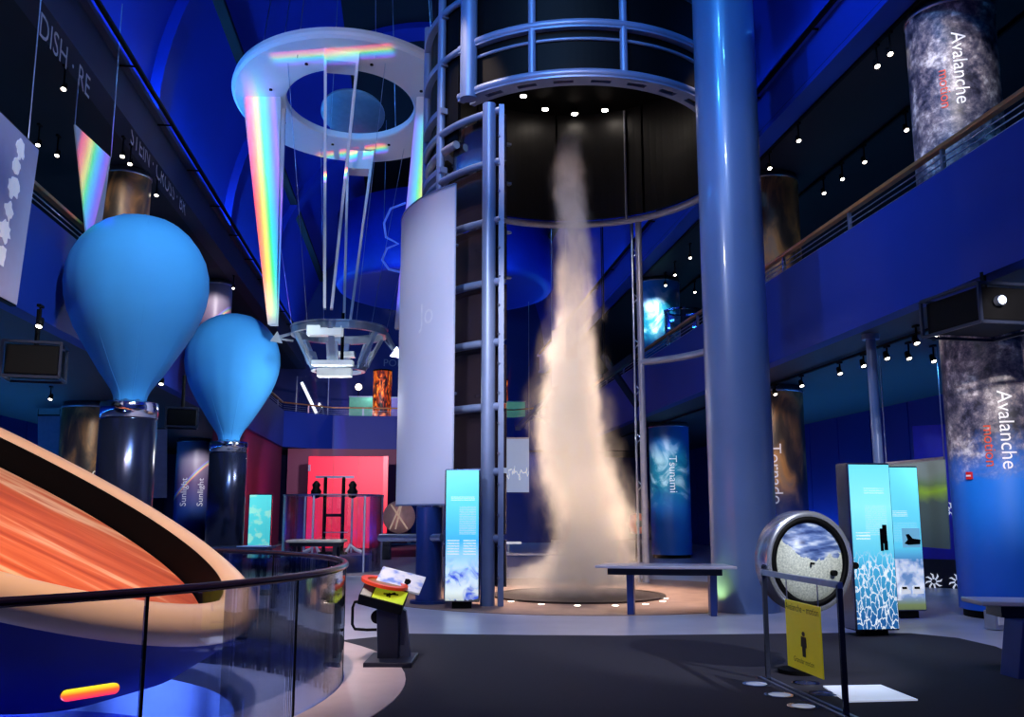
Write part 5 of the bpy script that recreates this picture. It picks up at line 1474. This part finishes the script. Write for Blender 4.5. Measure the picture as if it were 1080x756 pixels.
# ------------------------------------------------------------------ on the far balcony
YBK = YB + 1.2
def on_back(px, py): return PY(px, py, YBK)
def flame_fn(g, tc):
    mp = g.n('ShaderNodeMapping', {'Vector': tc.outputs['Object'], 'Scale': (2.2, 2.2, .8)})
    n1 = g.n('ShaderNodeTexNoise', {'Vector': mp.outputs[0], 'Scale': 1.8, 'Detail': 5.0, 'Distortion': 1.6})
    return g.ramp(n1.outputs[0], [(.40, lin((24, 8, 8))), (.50, lin((140, 40, 10))), (.58, lin((225, 100, 25))), (.68, lin((250, 170, 60)))])
flame = custom('flame_print', flame_fn, .5, emit=.7)
deck = ZB + .4
for px, pt, w_, lab in ((403, 388, 20, 'backlit flame printed column on the far balcony below the hanging fixture'), (532, 398, 13, 'backlit flame printed column on the far balcony behind the tower upright')):
    p = on_back(px, pt); r = w_ / 2 / 980 * p.dot(FH)
    t = thing('flame_column', lab, 'column', (p.x, p.y + 1.4, deck), group='flame columns on the far balcony')
    MB().lathe([(r, .1), (r, p.z - deck)], 32).build('printed_wrap', flame, t)
    MB().lathe([(.001, 0), (r + .04, 0), (r + .04, .1), (.001, .1)], 32).lathe([(.001, p.z - deck), (r + .03, p.z - deck), (r + .03, p.z - deck + .08), (.001, p.z - deck + .08)], 32).build('caps', black, t)
def gcase(px0, px1, py0, py1, m, lab):
    a, b = on_back(px0, py0), on_back(px1, py1); w_ = abs(b.x - a.x); h = a.z - deck
    t = thing('glass_display_case', lab, 'display case', ((a.x + b.x) / 2, YBK, deck))
    MB().box((0, 0, h * .5 + .2), (w_, .8, h - .4)).build('box', m, t, bevel=.02)
    MB().box((0, 0, .1), (w_ * .9, .7, .2)).build('base', black, t)
    MB().box((0, 0, h), (w_ + .05, .85, .05)).build('lid', steel, t)
green_glow = mat('green_glow_glass', (95, 165, 140), .2, emit=.35)
gcase(369, 393, 419, 432, green_glow, 'low green lit glass case on the far balcony beside the left flame column')
gcase(534, 553, 424, 438, green_glow, 'low green lit glass case on the far balcony right of the tower upright')
gcase(413, 424, 420, 432, mat('violet_glass', (130, 120, 200), .2, emit=.3), 'low violet glass case on the far balcony right of the left flame column')
p = on_back(330, 430)
t = thing('glass_instrument_case', 'clear glass case with a diagonal white tube on the far balcony below the hanging fixture', 'display case', (p.x, p.y, deck))
a, b = on_back(314, 398), on_back(346, 432)
wc_, hc_ = b.x - a.x, a.z - deck
MB().box((0, 0, hc_ / 2), (wc_, .9, hc_)).build('glass_box', glass('case_glass', (246, 249, 255), .2, .98), t)
for sx in (-1, 1): MB().bar((sx * wc_ / 2, -.46, 0), (sx * wc_ / 2, -.46, hc_), .05, .05, up=(0, 1, 0)).build('corner_post', steel, t)
MB().cyl((-wc_ * .38, -.1, hc_ * .92), (wc_ * .12, -.1, hc_ * .45), .08, n=12).build('tube_lamp', mat('tube_white', (240, 245, 250), .3, emit=1.5), t)
MB().tube([(wc_ * .1, 0, hc_ * .4), (wc_ * .3, 0, hc_ * .55), (wc_ * .4, 0, hc_ * .3), (wc_ * .2, 0, hc_ * .12), (-wc_ * .3, 0, hc_ * .15)], .05, 8).build('instrument', steel, t)
p = on_back(377, 405)
t = thing('globe_lamp', 'small warm white globe lamp on a thin stem on the far balcony', 'lamp', (p.x, p.y + 1.2, deck))
MB().cyl((0, 0, 0), (0, 0, p.z - deck), .03, n=8).cyl((0, 0, 0), (0, 0, .04), .2, n=16).build('stem', black, t)
MB().lathe([(.001, -.20), (.14, -.14), (.2, 0), (.14, .14), (.001, .2)], 20, Matrix.Translation((0, 0, p.z - deck))).build('globe', mat('warm_globe', (255, 238, 205), .3, emit=3.0), t)
mb = MB(); p = PY(404, 386, YW - .02)
text_flat(mb, 'POINCARE', .62, (p.x, YW - .01, p.z), (1, 0, 0), (0, 0, 1), lift=.01)
o = mb.build('wall_lettering', mat('grey_lettering', (120, 125, 150), .5)); tag(o, 'grey capital letters on the far wall above the left flame column', 'lettering')
# glass drum with chrome rings on the right balcony
p = PX(721, 352, XR + 1.6)
t = thing('round_glass_case', 'round glass case with chrome rings on the right balcony beside the turquoise wave column', 'display case', (p.x, p.y, ZB + .4))
zt4 = PX(721, 329, XR + 1.6).z - ZB - .4
MB().arc(.63, .65, .1, zt4, 0, 2 * PI, 40).build('glass_wall', clear, t)
MB().arc(.60, .68, zt4, zt4 + .06, 0, 2 * PI, 40).build('top_rim', chrome, t)
MB().arc(0, .68, 0, .1, 0, 2 * PI, 40).build('base', black, t)
# steel boom from the far balcony and dark struts right of the vapour
b0, b1 = W(583, 414, 47), W(546, 452, 40)
t = thing('mounted_steel_boom', 'pale steel boom slanting down from the far balcony left of the vapour', 'boom', b1)
MB().bar(b0 - b1, Vector((0, 0, 0)), .22, .16).build('arm', steel, t)
MB().bar(W(562, 437, 43) - b1, W(584, 446, 48.5) - b1, .12, .1).build('brace', steel, t)
for i, ((x0, y0), (x1, y1_)) in enumerate((((636, 375), (672, 428)), ((638, 398), (668, 376)))):
    b0, b1 = W(x0, y0, 33 - 3 * i), W(x1, y1_, 32 - 3 * i)
    t = thing('dark_strut', ('dark steel strut sloping down to the right behind the vapour', 'dark steel strut rising to the right behind the vapour')[i], 'strut', b1)
    MB().bar(b0 - b1, Vector((0, 0, 0)), .16, .2).build('beam', dark_blue_metal, t)
    MB().cyl((0, 0, 0), Vector((b1.x, b1.y, ZG + 2)) - b1, .02, n=6).cyl(b0 - b1, Vector((b0.x, b0.y, ZG + 2)) - b1, .02, n=6).build('hanger', black, t)
# thin spiral tube near the ring, linear lamps on the far wall
pts = [W(px, py, 36) for px, py in ((428, 214), (412, 220), (405, 235), (407, 250), (420, 257), (408, 262), (403, 274), (410, 284), (426, 288))]
t = thing('hanging_spiral_tube', 'thin curling blue lit tube between the white ring fin and the curved screen', 'sculpture', pts[-1])
MB().tube([q - pts[-1] for q in pts], .05, 8).build('tube', mat('blue_tube', (70, 100, 200), .3, emit=.5), t)
MB().cyl(pts[2] - pts[-1], Vector((pts[2].x, pts[2].y, 17.5)) - pts[-1], .012, n=6).build('cable', steel, t)
for (px, py, w_, lab) in ((405, 215, 9, 'short white lamp high on the far wall, just left of its pair'), (417, 215, 8, 'short white lamp high on the far wall, just right of its pair'),
                          (417, 277, 13, 'bright oval lamp on the far wall left of the curved screen, upper one'), (412, 325, 10, 'bright oval lamp on the far wall left of the curved screen, lower one'), (715, 248, 5, 'slanted white lamp on the far wall beside the main column')):
    p = PY(px, py, YW - .25)
    t = thing('wall_lamp', lab, 'lamp', p, group='white lamps on the far wall')
    r = w_ / 980 * 55 / 2
    M = Matrix.Diagonal((1, .3, .32, 1)) if px != 715 else Matrix.Rotation(-.9, 4, 'Y') @ Matrix.Diagonal((2.0, .3, .5, 1))
    MB().lathe([(.001, -r), (r * .7, -r * .7), (r, 0), (r * .7, r * .7), (.001, r)], 20, M).build('lens', mat('far_lamp_glass', (235, 242, 255), .3, emit=3.5), t)
    MB().box((0, .15, 0), (r * 1.2, .2, r * .5)).build('bracket', black, t)

# ------------------------------------------------------------------ light
BL = (0.04, 0.33, 1.0)
BL2 = (0.08, 0.42, 1.0)
WARM = (1.0, 0.75, 0.57)
WH = (1.0, 0.93, 0.88)
# cornice coves, washing the vault
area((XL - .25, 26, ZC + .35), (XM - 2, 26, ZC + 9), 2500, BL, 52, .3, (0, 1, 0), 'cove_lamp')
area((XR + .25, 26, ZC + .35), (XM + 2, 26, ZC + 9), 650, BL, 52, .3, (0, 1, 0), 'cove_lamp')
# added blue fill spots high in the hall, without fixtures
for x, y, tx_, ty, pw in ((XM - 2, 6, XR + 1, 16, 1700), (XM + 2, 6, XL, 18, 2000), (XM, 20, XM, 56, 1500), (XM, 34, XM, 52, 1000), (XM, 3, XM + 2, 14, 1200)):
    spot((x, y, 16.5), (tx_, ty, 6.0), pw, BL2, 75, .8, .3, 'blue_fill')
spot((XM - 3, 8, 14), (XR, 19, 10.6), 2600, BL, 70, .8, .2, 'frieze_fill')  # added blue spot to brighten the right frieze, no fixture
vp = W(185, 100, 18.0); spot((1.5, 9, 13.2), (vp.x, vp.y, vp.z), 500, (.75, .45, 1), 16, 1.0, .3, 'haze_fill')  # added spot standing in for stray lavender light on the vault
# far wall wash and cove lip
area((XM, YW - 1.2, 1.0 + 4.6), (XM, YW, 12), 130, BL, 13, .3, (1, 0, 0), 'cove_lamp')
area((cd.x, cd.y - 5.9, zc0 - .7), (cd.x, cd.y - 5.2, zc0 + .3), 90, BL2, 7, .15, (1, 0, 0), 'cove_lamp')
# under the balconies
area((XWR - .6, 20, .35), (XWR, 20, 3.2), 600, BL, 34, .2, (0, 1, 0), 'floor_cove_lamp')
area((XWL + .6, 26, .35), (XWL, 26, 3.5), 600, BL, 34, .2, (0, 1, 0), 'floor_cove_lamp')
area((4.6, YB + .35, ZB - .15), (4.6, YB + 1.1, 1.5), 60, BL, 6.5, .2, (1, 0, 0), 'cove_lamp')
# maroon corner and red partition
spot((-3.0, 37, 4.6), (-3.1, 44.4, 2.2), 2800, (1, .80, .95), 80, .6, .1, 'red_box_lamp')
spot((-4.4, 36, 4.6), (XL - .2, 42, 2), 420, (1, .55, .8), 90, .7, .1, 'maroon_lamp')
# vortex spots
for c_, t_ in zip(cans, ((0, 0), (.3, 0), (-.2, 0), (.1, .2))):
    spot(c_, (gc.x + t_[0], gc.y + t_[1], 0), 4200, WARM, 34, .6, .06, 'vortex_spot')
spot((CT.x + 3.9, CT.y - 3.4, zd + 3.4), (gc.x, gc.y, 2.0), 2200, WARM, 30, .8, .08, 'vortex_side_spot')
spot((CT.x - 4.2, CT.y - 3.0, zd + 3.4), (gc.x, gc.y, 4.0), 1600, WARM, 34, .8, .08, 'vortex_side_spot')
for k in range(8):
    a = k * PI / 4 + .2
    q = gc + Vector((math.cos(a), math.sin(a), 0)) * 2.05
    spot((q.x, q.y, .05), (gc.x, gc.y, 3.6), 260, WARM, 50, .8, .04, 'vortex_floor_lamp')
spot((1.2, 6.0, 10.5), (gc.x, gc.y, 3.0), 7500, (1, .84, .70), 24, .8, .1, 'vortex_front_fill')  # this and the next are added frontal fills on the vapour
spot((1.2, 6.0, 12.5), (gc.x, gc.y, 7.5), 3200, (1, .64, .44), 18, .9, .1, 'vortex_front_fill')
spot((-1, 5, 12), (CT.x - .5, CT.y, 9.5), 2200, (.85, .88, 1), 26, .8, .2, 'tower_fill')  # added neutral fill from the front for the tower tubes
# sand disc
spot((-1.0, 4.5, 12.5), (DC.x + .6, DC.y + .5, 2), 9000, (1, .78, .62), 52, .5, .1, 'disc_spot')
# balloons, screen, ring, main column
spot((1.5, 6, 13.0), (-4.8, 16.5, 4.8), 8000, (.78, .92, 1), 22, .8, .15, 'balloon_spot')
spot((1.5, 12, 13.5), (-5.0, 25, 5.0), 8500, (.78, .92, 1), 18, .8, .15, 'balloon_spot')
spot((-4.5, 4, 9.5), (CT.x - 3.6, CT.y - 1.5, 4.5), 7500, (.74, .82, 1), 26, .7, .15, 'screen_spot')
spot((-1.0, 6.5, 10.5), (RC.x, RC.y, RC.z - .5), 2200, (.80, .82, 1), 24, .6, .15, 'ring_spot')
spot((0.5, 6, 12), (COLX.x, COLX.y, 5), 1300, (.55, .70, 1), 50, .8, .2, 'column_spot')
spot((-3, 15, 13), (LC.x, LC.y, LC.z), 700, (.85, .95, 1), 14, .7, .1, 'fixture_spot')
# floor walkway wash and general white floor light
spot((0, 9, 13.5), (1.0, 14.0, 0), 2600, (.80, .80, 1), 60, .9, .2, 'floor_spot')
spot((3.0, 3, 13.5), (3.2, 8.5, 0), 900, (1, .80, .74), 55, .9, .2, 'floor_spot')
spot((6.5, 9, 4.7), (7.5, 13, 0), 260, (1, .85, .75), 80, .9, .1, 'floor_spot')
spot((-.8, 17.5, 4.0), (-.5, 15.2, 0), 60, (.9, .92, 1), 60, .9, .05, 'floor_spot')
# pit
for a in (-1.5, -.9, -.3, .3, .9, 1.5):
    u = Vector((math.cos(a), math.sin(a), 0)); q = PC + u * 2.4; e_ = PC + u * (PR - .5)
    spot((q.x, q.y, -.55), (e_.x, e_.y, -.45), 150, (.22, .40, 1), 100, .8, .08, 'pit_lamp')
# added blue fill in the galleries; column foot
area((11.5, 24, ZB + .6), (11.5, 24, ZG), 130, BL2, .4, 40, (1, 0, 0), 'gallery_fill')
area((-10.5, 24, ZB + .6), (-10.5, 24, ZG), 110, BL2, .4, 40, (1, 0, 0), 'gallery_fill')
gl = W(741, 612, 15.95)
spot((gl.x, gl.y, .12), (COLX.x - .2, COLX.y - .3, .75), 45, (.75, 1, .25), 60, .9, .05, 'lime_uplight')
spot((-2.5, 8, 9), (COLX.x, COLX.y, 4.5), 900, (.9, .92, 1), 50, .8, .2, 'column_spot')  # added white fill lightening the column from the left
q = W(985, 590, 19.2)
spot((q.x, q.y - .8, 4.6), (q.x + .3, q.y + 1.6, 1.4), 160, BL2, 80, .8, .1, 'partition_fill')  # added blue fill to brighten the partition
# print columns
spot((7.0, 8.5, 4.6), (XCR, yA, 3.0), 1300, (1, .92, .90), 40, .7, .05, 'print_spot')
spot((6.8, yA - 4.0, 9.6), (9.05, yA + .9, 8.2), 620, (1, .88, .78), 40, .7, .05, 'print_spot')
spot((XCR - 2.4, yS - 4, 4.6), (XCR, yS, 2.8), 600, (.8, .92, 1), 40, .7, .05, 'print_spot')
spot((XCR - 2.0, yS - 4, 9.4), (XCR, yS, 7.6), 700, (.9, 1, 1), 40, .7, .05, 'print_spot')
spot((XCR - 2.4, yT - 3, 4.6), (XCR, yT, 3.0), 300, WARM, 40, .7, .05, 'print_spot')
spot((XCR - 2.4, yT - 3, 9.4), (XCR, yT, 7.6), 300, WARM, 40, .7, .05, 'print_spot')
spot((XCL + 2.4, yL1 - 4, 4.6), (XCL, yL1, 2.8), 350, (1, .85, .7), 40, .7, .05, 'print_spot')
spot((XCL + 2.4, yL2 - 4, 4.6), (XCL, yL2, 2.8), 600, (.95, .92, 1), 40, .7, .05, 'print_spot')
spot((-6.9, PX(132, 205, -7.2).y - 3.4, 9.6), (-7.2, PX(132, 205, -7.2).y, 8.6), 260, (1, .8, .6), 40, .7, .05, 'print_spot')
spot((-6.7, PX(228, 318, -7.2).y - 3.4, 9.6), (-7.2, PX(228, 318, -7.2).y, 8.4), 420, (1, .92, .95), 40, .7, .05, 'print_spot')
# back exhibits
point((gb.x - .3, gb.y - 2.2, 4.4), 220, (.9, .93, 1), .1, 'exhibit_lamp')
point((-2.0, YBK - .6, ZB + 3.2), 60, (.9, .95, 1), .1, 'exhibit_lamp')
spot((1.5, 5, 4.5), (kb.x, kb.y, .9), 60, WH, 30, .6, .05, 'kiosk_spot')
spot((5.6, 4.6, 4.6), (wc.x, wc.y, wc.z), 1500, (.92, .95, 1), 30, .6, .05, 'wheel_fill')  # added front fill to brighten the wheel face
spot((XL + 2.6, y1 - 5, 9.0), (XS, y1 - 1.2, 8.5), 420, (.8, .82, 1), 50, .7, .1, 'banner_spot')
# spectrum projectors (light through prisms)
rootc = RC
lf = W(282, 212, 24.2)
spectrum_spot((-3.2, 4.0, 9.0), lf, -RT + ZV * -.10, .44, 26000, 19)
rf = W(440, 225, 24.2)
spectrum_spot((-3.2, 4.0, 9.0), rf, RT + ZV * -.08, .40, 18000, 16)
spectrum_spot((-2.0, 14.0, 5.5), W(352, 56, 22.2), FH * -1, .26, 5200, 17)
spectrum_spot((-2.0, 14.0, 5.5), W(372, 161, 27.0), FH * -1, .20, 14000, 9)
spectrum_spot((1.5, 6.0, 11.0), SAIL_C - RT * .24, -RT, .36, 9000, 16)

w = bpy.data.worlds.new('night_world'); SC.world = w; w.use_nodes = True
bg = w.node_tree.nodes['Background']; bg.inputs[0].default_value = (0.02, 0.05, 0.30, 1); bg.inputs[1].default_value = 0.55

SC.view_settings.view_transform = 'Standard'; SC.view_settings.look = 'None'
SC.view_settings.gamma = 1; SC.view_settings.exposure = 0.0; SC.view_settings.use_curve_mapping = False
SC.cycles.max_bounces = 8; SC.cycles.transparent_max_bounces = 24; SC.cycles.volume_bounces = 2
SC.cycles.use_denoising = True
SC.cycles.sample_clamp_indirect = 6.0
SC.cycles.volume_step_rate = 1.0
